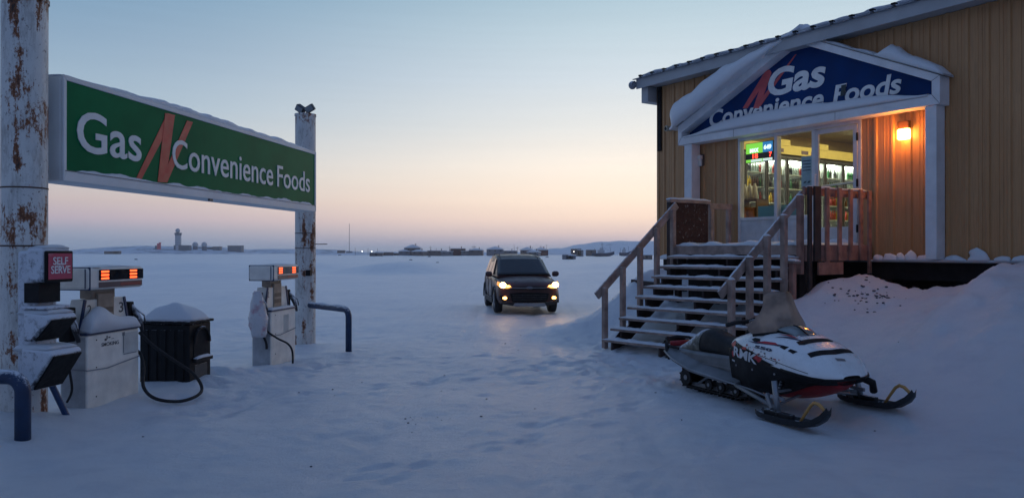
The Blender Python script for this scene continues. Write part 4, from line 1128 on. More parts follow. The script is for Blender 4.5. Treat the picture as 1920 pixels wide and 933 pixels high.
# black bumper lip
MB().tube([hood_pt(x_, s_*1.0)+Vector((.004,0,-.004)) for s_, xs__ in ((-1, [2.5,2.72,2.84,2.93,2.985]), (1, [2.985,2.93,2.84,2.72,2.5])) for x_ in xs__], .014, 8).build('nose_lip', SB, sm, smoothf=True)
# side panels and belly
def side_y(x, z):
    w, zt, ze = hs(max(1.62, min(2.975, x)));
    f = max(0, min(1, (ze-z)/(ze-.20)))
    return w*(1-.06*f-.34*f*f*smooth(1.9, 2.7, x)-.14*f*f)-.002
def zbot(x): return .20+.20*smooth(2.25, 2.85, x)
rings = []
for i in range(30):
    x = 1.58+(2.93-1.58)*i/29; w, zt, ze = hs(x); zb = zbot(x)
    half = [Vector((x, -side_y(x, ze-(ze-zb)*k/8), ze-(ze-zb)*k/8+.004)) for k in range(9)]
    other = [Vector((p.x, -p.y, p.z)) for p in reversed(half)]
    rings.append(half+[Vector((x, 0, zb-.02))]+other)
MB().loft(rings).build('side_panel', SB, sm, smoothf=True)
# red belly pan, keeled
rings = []
for i in range(14):
    x = 2.05+(2.93-2.05)*i/13; f = i/13; w = .37*(1-.55*f*f); zt = zbot(x)+.06; zb = .12+.22*f**2
    rings.append([Vector((x, -w, zt)), Vector((x, -w*.75, zb+.05)), Vector((x, 0, zb)), Vector((x, w*.75, zb+.05)), Vector((x, w, zt))])
MB().loft(rings).build('belly_pan', BELLY, sm, smoothf=True)
# hood openings and decals: patches lying on the hood
def patch(poly, name, m, parent, off=.003, lift=.002):
    # poly in (x, a) space, fan triangulated after subdivision along the surface
    cx = sum(p[0] for p in poly)/len(poly); ca = sum(p[1] for p in poly)/len(poly)
    P_ = []
    for i in range(len(poly)):
        a, b = poly[i], poly[(i+1) % len(poly)]
        for k in range(5): P_.append((a[0]+(b[0]-a[0])*k/5, a[1]+(b[1]-a[1])*k/5))
    n = len(P_); mb = MB(); L = [1, .75, .5, .25]
    for l in L:
        for p in P_: mb.v.append(tuple(hood_pt(cx+(p[0]-cx)*l, ca+(p[1]-ca)*l, off)))
    mb.v.append(tuple(hood_pt(cx, ca, off)))
    for j in range(3):
        for k in range(n): mb.f.append((j*n+k, j*n+(k+1) % n, (j+1)*n+(k+1) % n, (j+1)*n+k))
    for k in range(n): mb.f.append((3*n+k, 3*n+(k+1) % n, 4*n))
    return mb.build(name, m, parent, smoothf=True)
VENT = mat('vent_black', (.004,.004,.005), .85)
patch([(2.50,-.30),(2.50,.22),(2.55,.26),(2.58,.22),(2.585,-.26),(2.56,-.33)], 'hood_vent', VENT, hood)
patch([(2.70,-.42),(2.73,.0),(2.70,.42),(2.755,.44),(2.79,.0),(2.755,-.46)], 'hood_vent', VENT, hood)
patch([(2.02,-.56),(1.99,-.63),(2.06,-.68),(2.14,-.64),(2.12,-.57)], 'hood_vent', VENT, hood)
for q in (2.42, 2.53):
    patch([(q,-.60),(q+.01,-.53),(q+.09,-.50),(q+.07,-.61)], 'hood_vent', VENT, hood)
patch([(2.44,.55),(2.46,.62),(2.52,.60),(2.51,.52)], 'hood_vent', VENT, hood)
# swooshes
NAVY = mat('decal_navy', (.02,.025,.07), .4)
patch([(1.95,-.70),(2.1,-.715),(2.40,-.60),(2.46,-.52),(2.36,-.57),(2.1,-.67)], 'stripe', NAVY, hood, .004)
patch([(2.10,-.685),(2.30,-.63),(2.40,-.575),(2.34,-.55),(2.2,-.60)], 'stripe', REDD, hood, .006)
patch([(2.26,-.42),(2.5,-.22),(2.54,-.17),(2.38,-.25)], 'stripe', NAVY, hood, .004)
patch([(2.24,-.30),(2.42,-.22),(2.46,-.18),(2.36,-.20)], 'stripe', REDD, hood, .006)
patch([(2.25,.30),(2.55,.42),(2.70,.52),(2.5,.46)], 'stripe', REDD, hood, .004)
patch([(2.83,-.06),(2.85,.06),(2.87,.06),(2.86,-.06)], 'badge', METL, hood, .004)
# number on the hood
def hood_text(txt, x0, a0, L, ha, m, tilt=0):
    vs, fs = text_geo(txt, 0, 0, 1, 1, depth=.002, off=.04, res=3)
    mb = MB(); out = []
    for vx, vy, vz in vs: out.append(hood_pt(x0+L*vx, a0+ha*vz+tilt*vx, .004-vy*2))
    mb.add(out, fs); return mb.build('lettering', m, hood, fix=False)
hood_text('550', 2.10, -.82, .26, .065, NAVY, .04)
# red speckled splash along the near shoulder, on the side panel
rn = random.Random(5)
def side_patch(poly, name, m, off=.006):
    cx = sum(p[0] for p in poly)/len(poly); cz = sum(p[1] for p in poly)/len(poly)
    P_ = []
    for i in range(len(poly)):
        a, b = poly[i], poly[(i+1) % len(poly)]
        for k in range(4): P_.append((a[0]+(b[0]-a[0])*k/4, a[1]+(b[1]-a[1])*k/4))
    n = len(P_); mb = MB()
    def pt(x, z):
        w, zt, ze = hs(x)
        if z <= ze: return (x, -side_y(x, z)-off, z)
        # above the edge, on the hood flank
        cz_ = ((z-ze)/(zt-ze)); th = math.acos(min(1, max(0, cz_))**(1/.75))
        return tuple(hood_pt(x, -th/(math.pi/2), off))
    for l in (1, .66, .33):
        for p in P_: mb.v.append(pt(cx+(p[0]-cx)*l, cz+(p[1]-cz)*l))
    mb.v.append(pt(cx, cz))
    for j in range(2):
        for k in range(n): mb.f.append((j*n+k, j*n+(k+1) % n, (j+1)*n+(k+1) % n, (j+1)*n+k))
    for k in range(n): mb.f.append((2*n+k, 2*n+(k+1) % n, 3*n))
    return mb.build(name, m, hood, smoothf=True)
def blob(cx, cz, rx, rz, k=9):
    return [(cx+rx*math.cos(2*math.pi*i/k)*rn.uniform(.6,1.15), cz+rz*math.sin(2*math.pi*i/k)*rn.uniform(.55,1.2)) for i in range(k)]
side_patch([(1.625,.69),(1.66,.745),(1.80,.72),(1.95,.69),(2.1,.66),(2.25,.60),(2.42,.56),(2.30,.545),(2.1,.57),(1.9,.56),(1.74,.55),(1.63,.58)], 'black_flash', SB, .0045)
for cx, cz, rx, rz in ((1.69,.70,.05,.035),(1.68,.60,.045,.04),(1.92,.685,.06,.02),(2.17,.605,.09,.04),(1.80,.585,.05,.02)):
    side_patch(blob(cx, cz, rx, rz), 'red_splash', REDD, .0065)
SPK = mat('decal_speck', (.05,.03,.04), .5)
mbs = []
for q in range(26):
    x = rn.uniform(1.95, 2.5); z = .71-(x-1.95)*.22+rn.uniform(-.02, .035)
    side_patch(blob(x, z, rn.uniform(.006,.016), rn.uniform(.004,.010), 5), 'speck', SPK if q % 3 else REDD, .006)
vs, fs = text_geo('RMK', 0, 0, 1, 1, depth=.001, off=.03, shear=.15, res=3)
out = []
for vx, vy, vz in vs:
    x = 1.69+.47*vx; z = .575+.112*vz-.045*vx
    w, zt, ze = hs(x)
    if z <= ze: p = Vector((x, -side_y(x, z)-.009+vy*2, z))
    else:
        th = math.acos(min(1, max(0, (z-ze)/(zt-ze)))**(1/.75)); p = hood_pt(x, -th/(math.pi/2), .010-vy*2)
    out.append(p)
MB().add(out, fs).build('lettering', mat('decal_white', (.62,.64,.66), .4), hood, fix=False)
side_patch([(1.635,.50),(1.635,.52),(1.70,.515),(1.70,.495)], 'tag_patch', mat('decal_white', (.62,.64,.66), .4), .004)
# windshield
SH = bpy.data.materials.new('smoked_shield'); SH.use_nodes = True; t = SH.node_tree; b = t.nodes['Principled BSDF']
c = mixrgb(t, mrange(t, tex(t, 3.2, 3), .42, .60), (.26,.18,.135), (.50,.34,.235)); t.links.new(c, b.inputs['Base Color']); b.inputs['Roughness'].default_value = .33
b.inputs['Alpha'].default_value = .76
b.inputs['Coat Weight'].default_value = .5
rings = []
NWS = 20
prof_ws = [(0, .43), (.10, .47), (.22, .455), (.36, .375), (.52, .30), (.70, .25), (.86, .24), (.96, .215), (1.0, .15)]
for f, hw in prof_ws:
    z = .845+.475*f; xb = 2.26-.16*f
    ring = []
    for k in range(NWS+1):
        q = -1+2*k/NWS
        back = .25*abs(q)**2.0*(hw/.44)*(1-.0*f)
        ring.append(Vector((xb-back, q*hw, z+(.05*(1-abs(q)**2) if f == 0 else 0)+(.0 if f < .99 else .006*(1-q*q)))))
    rings.append(ring)
ws = MB().loft(rings, caps=False, closed=False).build('windshield', SH, sm, smoothf=True, fix=False)
mod = ws.modifiers.new('sub', 'SUBSURF'); mod.levels = 1; mod.render_levels = 2
mod = ws.modifiers.new('solid', 'SOLIDIFY'); mod.thickness = .005
MB().tube([p+Vector((.004,0,-.005)) for p in rings[0]], .016, 8).build('shield_gasket', SB, ws, smoothf=True)
# headlight pod in front of the shield
rings = []
for i in range(9):
    f = i/8; x = 2.12+.25*f
    hw = .235*(1-.30*f*f); z0 = hood_pt(min(2.4, x), 0).z-.03; z1 = .955-.10*f*f*1.0
    rings.append([Vector((x, hw*math.cos(a*math.pi/12)*(1 if a <= 12 else 1), z0+(z1-z0)*max(0, math.sin(a*math.pi/12))**.7)) for a in range(13)])
pod = MB().loft(rings).build('headlight_pod', SB, sm, smoothf=True)
m, t, b = nodes_mat('headlight_lens'); b.inputs['Base Color'].default_value = (.20,.24,.24,1); b.inputs['Roughness'].default_value = .12; b.inputs['Coat Weight'].default_value = .8
rings = []
for i in range(7):
    f = i/6; x = 2.19+.225*f
    hw = .232*(1-.36*f*f); z0 = hood_pt(min(2.4, x), 0).z-.01+.0*f; z1 = .948-.115*f*f
    rings.append([Vector((x+.004, (hw+.004)*math.cos(math.pi*(.06+.88*a/12)), z0+(z1-z0+.006)*max(0, math.sin(math.pi*(.06+.88*a/12)))**.7)) for a in range(13)])
hl = MB().loft(rings).build('headlight', m, sm, smoothf=True)
MB().box(2.415, 2.42, -.11, -.01, .845, .868).box(2.415, 2.42, .01, .11, .845, .868).build('reflector_strip', METL, hl)
MB().tube([(2.20,-.002,.955),(2.3,-.002,.94),(2.43,-.002,.86)], .008, 6).build('lens_rib', SB, hl)
for y in (.13, .17): MB().sphere((2.43, y, .825), .018, 8, 6, (1.2,1,.6)).build('hood_latch', METL, hood, smoothf=True)
# handlebar
MB().tube([(1.72, -.40, .955), (1.73, -.22, .965), (1.77, -.08, .99), (1.77, .08, .99), (1.73, .22, .965), (1.72, .40, .955)], .014, 8).build('handlebar', METL, sm, smoothf=True)
for s_ in (-1, 1):
    MB().tube([(1.70, s_*.52, .93), (1.715, s_*.40, .955), (1.73, s_*.22, .965)], .026, 8).build('hand_grip', M['rubber'], sm, smoothf=True)
MB().tube([(1.78, 0, .80), (1.76, 0, .99)], .03, 8).build('steering_post', SB, sm)
MB().box(1.66, 1.98, -.20, .20, .78, .87).build('dash', SB, sm, bevel=.03, seg=3)
# seat
rings = []
for x, hw, zt in ((.72,.12,.56), (.76,.15,.70), (.84,.165,.785), (.95,.17,.80), (1.08,.17,.765), (1.25,.165,.70), (1.45,.17,.68), (1.62,.17,.72), (1.72,.14,.74)):
    zb = .47
    rings.append([Vector((x, hw*c_, zb+(zt-zb)*s_)) for c_, s_ in ((-1.06,0),(-1.08,.35),(-1.0,.7),(-.75,.95),(-.3,1.02),(.3,1.02),(.75,.95),(1.0,.7),(1.08,.35),(1.06,0))])
MB().loft(rings).build('seat', SEATM, sm, smoothf=True, sub=1)
rings = []
for x, hw, zt in ((.10,.13,.50), (.22,.15,.55), (.42,.165,.62), (.62,.172,.72), (.74,.178,.775), (.80,.178,.79)):
    zb = .46
    rings.append([Vector((x, hw*c_, zb+(zt-zb)*s_)) for c_, s_ in ((-1.06,0),(-1.08,.35),(-1.0,.7),(-.75,.95),(-.3,1.02),(.3,1.02),(.75,.95),(1.0,.7),(1.08,.35),(1.06,0))])
MB().loft(rings).build('rear_cover', CAMO, sm, smoothf=True, sub=1)
# seat side skirt, running boards, tunnel
rings = []
for x, w, zt, zb in ((-.02,.20,.50,.40), (.3,.21,.50,.36), (.9,.22,.50,.32), (1.7,.22,.52,.30)):
    rings.append([Vector((x, -w, zb)), Vector((x, -w, zt-.03)), Vector((x, -w+.03, zt)), Vector((x, w-.03, zt)), Vector((x, w, zt-.03)), Vector((x, w, zb))])
MB().loft(rings).build('tunnel', TG, sm, bevel=.006)
for s_ in (-1, 1):
    rings = []
    for x, wo, z in ((.0,.30,.43), (.35,.37,.36), (.9,.42,.28), (1.45,.43,.24), (1.75,.42,.24)):
        rings.append([Vector((x, s_*.20, z+.10)), Vector((x, s_*(wo-.02), z+.02)), Vector((x, s_*wo, z+.03)), Vector((x, s_*(wo-.005), z-.012)), Vector((x, s_*.20, z-.0))])
    MB().loft(rings).build('running_board', TG, sm, bevel=.004)
    MB().tube([(x, s_*(wo+.0), z+.02) for x, wo, z in ((.0,.30,.43), (.35,.37,.36), (.9,.42,.28), (1.45,.43,.24), (2.0,.43,.20), (2.25,.44,.17))], .013, 6).build('edge_rail', METL, sm, smoothf=True)
# rear grab bar, flap and tail lamp
MB().tube([(.28,-.22,.50), (.02,-.25,.52), (-.13,-.20,.60), (-.16,0,.62), (-.13,.20,.60), (.02,.25,.52), (.28,.22,.50)], .018, 8).build('grab_bar', M['rubber'], sm, smoothf=True)
MB().box(-.10, -.03, -.16, .16, .50, .57).build('tail_lamp', mat('tail_red', (.35,.015,.02), .2), sm, bevel=.015)
MB().tube([(-.02,-.25,.54), (.05,-.28,.42), (.12,-.28,.36)], .03, 8).build('bumper_leg', M['rubber'], sm, smoothf=True)
def squash(names):
    for ch in list(sm.children):
        if ch.name.split('.')[0] in names:
            for v in ch.data.vertices:
                if v.co.x < .9: v.co.x = .9-(.9-v.co.x)*.70
MB().loft([[Vector((x, y, z)) for y, z in ((-.22,.5-a*.0),(.22,.5-a*.0),(.22,.49-a),(-.22,.49-a))] for x, a in ((-.12,.16),(-.08,.14))]).build('snow_flap', M['rubber'], sm, bevel=.004)
squash(('tunnel','running_board','edge_rail','grab_bar','tail_lamp','bumper_leg','snow_flap','rear_cover'))
# track: a lugged belt
def trackpath():
    pts = []
    r0 = .115
    for k in range(13):   # rear wheel
        a = math.pi/2+math.pi*k/12; pts.append((.58+r0*math.cos(a), r0+.012+r0*math.sin(a)))
    for k in range(1, 12): pts.append((.58+(1.62-.58)*k/12, .012))
    for k in range(8):
        a = -math.pi/2+(math.pi*.55)*k/7; pts.append((1.95+.10*math.cos(a), .22+.10*math.sin(a)+(.0)))
    pts.append((1.75, .36)); pts.append((1.2, .33)); pts.append((.7, .28))
    return pts
tp = trackpath(); n = len(tp); rings = []
belt = MB(); 
cxm = sum(p[0] for p in tp)/n; czm = sum(p[1] for p in tp)/n
inn = []
for i, (x, z) in enumerate(tp):
    a, b = tp[i-1], tp[(i+1) % n]; dx, dz = b[0]-a[0], b[1]-a[1]; L = math.hypot(dx, dz); nx_, nz_ = dz/L, -dx/L
    if (x-cxm)*nx_+(z-czm)*nz_ > 0: nx_, nz_ = -nx_, -nz_
    inn.append((x+nx_*.018, z+nz_*.018))
for i in range(n+1):
    x, z = tp[i % n]; xi, zi = inn[i % n]
    rings.append([Vector((x, -.19, z)), Vector((x, .19, z)), Vector((xi, .19, zi)), Vector((xi, -.19, zi))])
belt.loft(rings, caps=False); trk = belt.build('track', M['rubber'], sm)
lug = MB(); acc = 0
for i in range(n):
    a, b = tp[i], tp[(i+1) % n]; L = math.hypot(b[0]-a[0], b[1]-a[1]); u = acc
    while u < L:
        x = a[0]+(b[0]-a[0])*u/L; z = a[1]+(b[1]-a[1])*u/L
        xi = inn[i][0]-a[0]; zi = inn[i][1]-a[1]; l_ = math.hypot(xi, zi); ox, oz = -xi/l_, -zi/l_
        if z > .03 or True:
            for y0, y1 in ((-.185, -.07), (-.055, .055), (.07, .185)):
                lug.beam((x, y0, z), (x, y1, z), .02, .0001) if False else lug.add(
                    [(x-oz*w_+ox*h_, y, z+ox*w_+oz*h_) for y in (y0, y1) for w_, h_ in ((-.012,0),(.012,0),(.007,.03),(-.007,.03))],
                    [(0,1,2,3),(4,5,6,7),(0,1,5,4),(1,2,6,5),(2,3,7,6),(3,0,4,7)])
        u += .075
    acc = u-L
lug.build('lug', M['rubber'], trk, kind='stuff')
for s_ in (-1, 1):
    MB().beam((.62, s_*.12, .055), (1.62, s_*.12, .055), .025, .05).build('slide_rail', METL, sm)
    for x, r_ in ((.58,.095), (1.02,.065), (1.24,.065), (1.5,.06)):
        w = MB().tube([(x, s_*.165, r_+.035), (x, s_*.195, r_+.035)], r_, 18).build('bogie_wheel', M['rubber'], sm)
        MB().tube([(x, s_*.195, r_+.035), (x, s_*.200, r_+.035)], r_*.36, 14).build('hub', METL, w)
    MB().tube([(.75, s_*.13, .07), (1.15, s_*.13, .30)], .018, 6).build('suspension_arm', METL, sm)
# skis
SK = mat('ski_black', (.012,.013,.016), .4, var=.3, frost=.08)
ski0 = None
for s_ in (-1, 1):
    y0 = s_*.64; rings = []; zoff = 0 if s_ < 0 else .07
    for x, w, z in ((2.32,.05,.04), (2.38,.075,.02), (2.5,.085,.01), (2.7,.09,.01), (2.95,.08,.02), (3.08,.072,.055), (3.18,.06,.12), (3.235,.042,.185), (3.245,.03,.21)):
        z += zoff
        rings.append([Vector((x, y0-w, z)), Vector((x, y0-w-.008, z+.065)), Vector((x, y0-w+.020, z+.03)), Vector((x, y0+w-.020, z+.03)), Vector((x, y0+w+.008, z+.065)), Vector((x, y0+w, z)), Vector((x, y0+.03, z-.008)), Vector((x, y0-.03, z-.008))])
    ski = MB().loft(rings).build('ski', SK, sm, bevel=.003)
    lp = MB().tube([(2.90, y0-.02, zoff+.045), (2.97, y0-.012, zoff+.16), (3.03, y0, zoff+.255), (3.075, y0, zoff+.285), (3.13, y0, zoff+.275), (3.185, y0, zoff+.235), (3.215, y0, zoff+.17)], [.015,.015,.017,.019,.019,.017,.014], 8).build('ski_loop', YEL, ski, smoothf=True)
    MB().box(2.42, 2.80, y0-.03, y0+.03, zoff+.03, zoff+.11).build('ski_saddle', SK, ski, bevel=.01)
    # spindle, trailing arm and radius rods, coil shock
    MB().tube([(2.60, y0, zoff+.07), (2.53, y0-s_*.015, .42)], [.032,.030], 8).build('spindle', METL, sm, smoothf=True)
    MB().tube([(2.57, y0-s_*.02, zoff+.13), (2.25, y0-s_*.09, .17), (1.75, s_*.43, .23)], [.03,.024,.02], 8).build('trailing_arm', TG, sm, smoothf=True)
    MB().tube([(2.57, y0-s_*.02, .17), (2.50, s_*.15, .24)], .015, 8).build('radius_rod', METL, sm)
    MB().tube([(2.54, y0-s_*.02, .30), (2.50, s_*.15, .31)], .015, 8).build('radius_rod', METL, sm)
    MB().beam((2.50, y0-s_*.02, .12), (2.40, y0-s_*.04, .26), .04, .05).beam((2.48, y0-s_*.02, .25), (2.66, y0-s_*.02, .24), .03, .04).build('spindle_bracket', METL, sm, bevel=.004)
    pa, pb = Vector((2.50, y0-s_*.06, .17)), Vector((2.42, s_*.36, .50)); sh_ = MB().tube([pa, pb], .016, 8).build('shock', METL, sm)
    d = (pb-pa); e1 = d.cross(Vector((1,0,0))).normalized(); e2 = d.cross(e1).normalized(); co = []
    for k in range(73):
        a = k*2*math.pi/10; co.append(pa+d*(.22+.7*k/72)+(e1*math.cos(a)+e2*math.sin(a))*.035)
    MB().tube(co, .007, 5).build('coil_spring', SB, sh_)
# brake cable, hood seam and mirror-like side strip
MB().tube([(1.74, -.30, .96), (1.86, -.24, 1.02), (2.0, -.10, .98), (2.05, -.06, .88)], .006, 5).build('cable', SB, sm, smoothf=True)
MB().tube([(1.74, .26, .96), (1.88, .20, 1.04), (2.02, .08, .97), (2.05, .05, .88)], .006, 5).build('cable', SB, sm, smoothf=True)
for s_ in (-1, 1):
    MB().tube([hood_pt(x_, s_*.93, .001) for x_ in [1.64+.09*k for k in range(14)]], .0035, 4).build('hood_seam', SB, hood)
    for x_ in (1.72, 2.05, 2.4): MB().tube([(x_, s_*(side_y(x_, .46)-.004), .46), (x_, s_*(side_y(x_, .46)+.006), .46)], .012, 8).build('rivet', METL, sm)
MB().box(.95, 1.5, -.235, -.222, .36, .372).build('tunnel_strip', METL, sm)
# exhaust / elbow on the far side
MB().tube([(2.86,.30,.44),(2.93,.40,.38),(2.90,.46,.28)], .04, 10).build('bumper_tube', SB, sm, smoothf=True)

# ------------------------------------------------------------------ SUV
crot = math.atan2(-.99, .13)
car = thing('suv', 'dark maroon compact SUV with headlights on driving towards the pumps', 'car', (.20, 23.3, 0), crot)
CP = mat('maroon_paint', (.050,.013,.011), .38, .0, var=.12, vs=3, frost=.0, coat=.15)
CB = mat('car_cladding', (.022,.022,.025), .6, var=.2, frost=.15)
GLS = bpy.data.materials.new('car_glass'); GLS.use_nodes = True; b = GLS.node_tree.nodes['Principled BSDF']; b.inputs['Base Color'].default_value = (.008,.010,.012,1); b.inputs['Roughness'].default_value = .08
ST = [(2.27,.58,.34,.55,.72,.78), (2.22,.74,.30,.53,.77,.84), (2.10,.86,.27,.55,.83,.92), (1.88,.905,.25,.58,.90,.98), (1.5,.92,.24,.6,.95,1.04), (1.0,.925,.24,.62,.99,1.10), (.5,.925,.24,.62,1.01,1.10), (-.5,.925,.24,.62,1.03,1.10), (-1.5,.925,.25,.64,1.05,1.12), (-2.0,.90,.30,.66,1.06,1.12), (-2.2,.84,.36,.66,1.04,1.10), (-2.27,.74,.42,.64,.98,1.04)]
rings = []
for x, w, zb, zm, zs, zt in ST:
    h = [(0,zb),(w*.80,zb),(w*.95,zb+.07),(w,zm-.1),(w*.995,zm+.05),(w*.975,zs-.04),(w*.90,zs+.02),(w*.6,zt-.02),(0,zt)]
    rings.append([Vector((x, y, z)) for y, z in h]+[Vector((x, -y, z)) for y, z in reversed(h[1:-1])])
body = MB().loft(rings).build('body', CP, None, sub=2, smoothf=True)
cut = MB()
for x in (1.36, -1.33):
    for s_ in (-1, 1): cut.tube([(x, s_*.62, .37), (x, s_*1.05, .37)], .40, 28)
cu_ = cut.build('cutter', CP, None)
md = body.modifiers.new('cut', 'BOOLEAN'); md.operation = 'DIFFERENCE'; md.object = cu_; md.solver = 'EXACT'
dg = bpy.context.evaluated_depsgraph_get(); dg.update()
nm = bpy.data.meshes.new_from_object(body.evaluated_get(dg)); body.modifiers.clear(); body.data = nm; body.parent = car
bpy.data.objects.remove(cu_)
# greenhouse
g = MB()
bl = [(1.05,.80,1.07),(-2.14,.78,1.08)]; tl = [(.22,.60,1.60),(-1.86,.585,1.60)]
rings = []
for x, wb, zb, wt, zt in ((1.24,.80,1.03,.79,1.05), (.70,.835,1.05,.72,1.34), (.14,.85,1.05,.66,1.59), (-.2,.86,1.06,.67,1.665), (-.8,.86,1.06,.665,1.685), (-1.5,.85,1.06,.645,1.655), (-1.90,.82,1.06,.61,1.60), (-2.10,.80,1.06,.66,1.35), (-2.2,.78,1.06,.76,1.08)):
    h = [(wb, zb), (wb+(wt-wb)*.5+.01, zb+(zt-zb)*.5), (wt+.02, zt-.035*min(1,(zt-zb)*3)), (wt-.10, zt), (0, zt+.012)]
    rings.append([Vector((x, y, z)) for y, z in h]+[Vector((x, -y, z)) for y, z in reversed(h[:-1])])
g.loft(rings); cab = g.build('cabin', CP, car, smoothf=False, bevel=.012)
# windshield and side glass, set just proud of the cabin shell
def quad_glass(name, pts, off):
    a, b, c, d = [Vector(p) for p in pts]; n_ = (b-a).cross(d-a).normalized()
    ctr = (a+b+c+d)/4
    if n_.dot(ctr-Vector((-.5,0,1.2))) < 0: n_ = -n_
    q = [p+n_*off for p in (a,b,c,d)]+[p+n_*(off-.03) for p in (a,b,c,d)]
    return MB().add(q, [(0,1,2,3),(4,5,6,7),(0,1,5,4),(1,2,6,5),(2,3,7,6),(3,0,4,7)]).build(name, GLS, car, bevel=.004)
# curved windscreen
rings = []
for i in range(9):
    f = i/8; x = 1.19-.98*f; z = 1.075+.50*f; hw = .775-.125*f
    rings.append([Vector((x+.035*(1-q*q)+.008, q*hw, z+.012+.014*(1-q*q))) for q in [-1+2*k/12 for k in range(13)]])
wsn = MB().loft(rings, caps=False, closed=False).build('windshield', GLS, car, smoothf=True, fix=False)
mod = wsn.modifiers.new('solid', 'SOLIDIFY'); mod.thickness = .012; mod.offset = 0
for s_ in (-1, 1):
    def sp3(x, f):    # on the side glass plane
        return (x, s_*(.860+( .680-.860)*f+.012), 1.075+(1.60-1.075)*f)
    quad_glass('side_window', [sp3(.62,.04), sp3(-.10,.04), sp3(-.12,.90), sp3(.18,.88)], .004)
    quad_glass('side_window', [sp3(-.19,.04), sp3(-.98,.05), sp3(-1.02,.92), sp3(-.20,.92)], .004)
    quad_glass('side_window', [sp3(-1.10,.06), sp3(-1.75,.10), sp3(-1.62,.86), sp3(-1.12,.92)], .004)
    mm_ = MB().loft([[Vector((x, s_*(y_), z)) for x, z in ((.80-q,1.02+a), (.90-q,1.04+a), (.93-q,1.12+a*.5), (.86-q,1.19-a), (.76-q,1.17-a), (.74-q,1.07+a))] for y_, q, a in ((.92,0,.02), (.97,0,0), (1.06,.0,.0), (1.11,.02,.03))]).build('side_mirror', CP, car, bevel=.01)
    MB().box(.735, .745, min(s_*.95, s_*1.09), max(s_*.95, s_*1.09), 1.06, 1.16).build('mirror_glass', GLS, mm_)
    MB().beam((1.0, s_*.925, .33), (-1.0, s_*.925, .33), .03, .15).build('sill_cladding', CB, car, bevel=.01)
    for x in (.62, -.30):
        MB().box(x-.12, x, min(s_*.925, s_*.955), max(s_*.925, s_*.955), .93, .955).build('door_handle', CP, car, bevel=.008)
    for x in (.72, -.22, -1.10): MB().box(x, x+.006, min(s_*.915, s_*.9285), max(s_*.915, s_*.9285), .42, 1.0).build('door_gap', M['dark'], car)
    MB().tube([(.1, s_*.60, 1.665), (.0, s_*.60, 1.70), (-1.4, s_*.585, 1.70), (-1.55, s_*.585, 1.66)], .014, 6).build('roof_rail', CB, car)
# wheels
def wheel(x, y):
    s_ = 1 if y > 0 else -1
    tr_ = MB(); rr = .36
    prof_ = [(-.11,.23),(-.115,.30),(-.10,.345),(-.07,rr),(.07,rr),(.10,.345),(.115,.30),(.11,.23)]
    rings = [[Vector((x+r_*math.cos(2*math.pi*k/32), y+w_, .36+r_*math.sin(2*math.pi*k/32))) for k in range(32)] for w_, r_ in prof_]
    w = MB().loft(rings).build('wheel', M['rubber'], car, smoothf=True); w.data.set_sharp_from_angle(angle=R(50))
    rim = MB().tube([(x, y+s_*.085, .36), (x, y+s_*.112, .36)], .232, 28)
    for k in range(5):
        a = 2*math.pi*k/5; rim.beam((x, y+s_*.12, .36), (x+.21*math.cos(a), y+s_*.118, .36+.21*math.sin(a)), .055, .02, (0,1,0))
    rim.tube([(x, y+s_*.11, .36), (x, y+s_*.132, .36)], .05, 12)
    rim.build('rim', METL, w)
for x in (1.36, -1.33):
    for y in (-.80, .80): wheel(x, y)
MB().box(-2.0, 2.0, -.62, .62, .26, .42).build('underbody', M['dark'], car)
# front end
def fx(y, z=.6):
    y = abs(y); T = ((0,2.288),(.40,2.285),(.58,2.268),(.74,2.222),(.86,2.105),(.905,1.90),(1.2,1.6))
    for a, b in zip(T[:-1], T[1:]):
        if y <= b[0]: return a[1]+(b[1]-a[1])*(y-a[0])/(b[0]-a[0])
    return 1.6
def nose(name, poly, m, off=.012, d=.05, parent=car, bev=.006):
    q = [Vector((fx(y)+off-.6*max(0, z-.74), y, z)) for y, z in poly]+[Vector((fx(y)+off-d-.6*max(0, z-.74), y, z)) for y, z in poly]
    n = len(poly)
    return MB().add(q, [tuple(range(n)), tuple(range(n, 2*n))[::-1]]+[(i, (i+1) % n, n+(i+1) % n, n+i) for i in range(n)]).build(name, m, parent, bevel=bev)
lower = nose('lower_grille', [(-.50,.38),(-.25,.36),(0,.36),(.25,.36),(.50,.38),(.56,.60),(.28,.625),(0,.63),(-.28,.625),(-.56,.60)], M['black'], .02)
for z in (.43,.49,.55): MB().tube([(fx(y)+.022, y, z) for y in (-.48,-.25,0,.25,.48)], .008, 5).build('grille_bar', CB, lower)
nose('upper_grille', [(-.56,.72),(-.28,.705),(0,.70),(.28,.705),(.56,.72),(.60,.77),(.3,.785),(0,.79),(-.3,.785),(-.60,.77)], M['black'], .010)
MB().tube([(fx(y)+.022, y, .752+.012*abs(y)) for y in (-.56,-.3,-.1,.1,.3,.56)], .012, 6).build('chrome_bar', METL, car)
MB().sphere((2.292, 0, .755), .085, 20, 8, (.2,1,.42)).build('badge', mat('badge_dark', (.10,.11,.14), .3, .6), car, smoothf=True)
MB().sphere((2.285, 0, .755), .095, 20, 8, (.18,1,.45)).build('badge_rim', METL, car, smoothf=True)
nose('bumper_trim', [(-.80,.30),(-.4,.235),(0,.23),(.4,.235),(.80,.30),(.78,.39),(.4,.34),(0,.335),(-.4,.34),(-.78,.39)], CB, .014)
nose('skid_plate', [(-.48,.245),(0,.235),(.48,.245),(.42,.335),(0,.33),(-.42,.335)], mat('skid_silver', (.30,.31,.33), .45, .5), .026)
MB().box(2.275, 2.295, -.02, .02, .27, .33).build('tow_tag', METL, car)
HLM = emit('headlight_glow', (1,.56,.17), 20); FGM = emit('fog_glow', (1,.50,.12), 7)
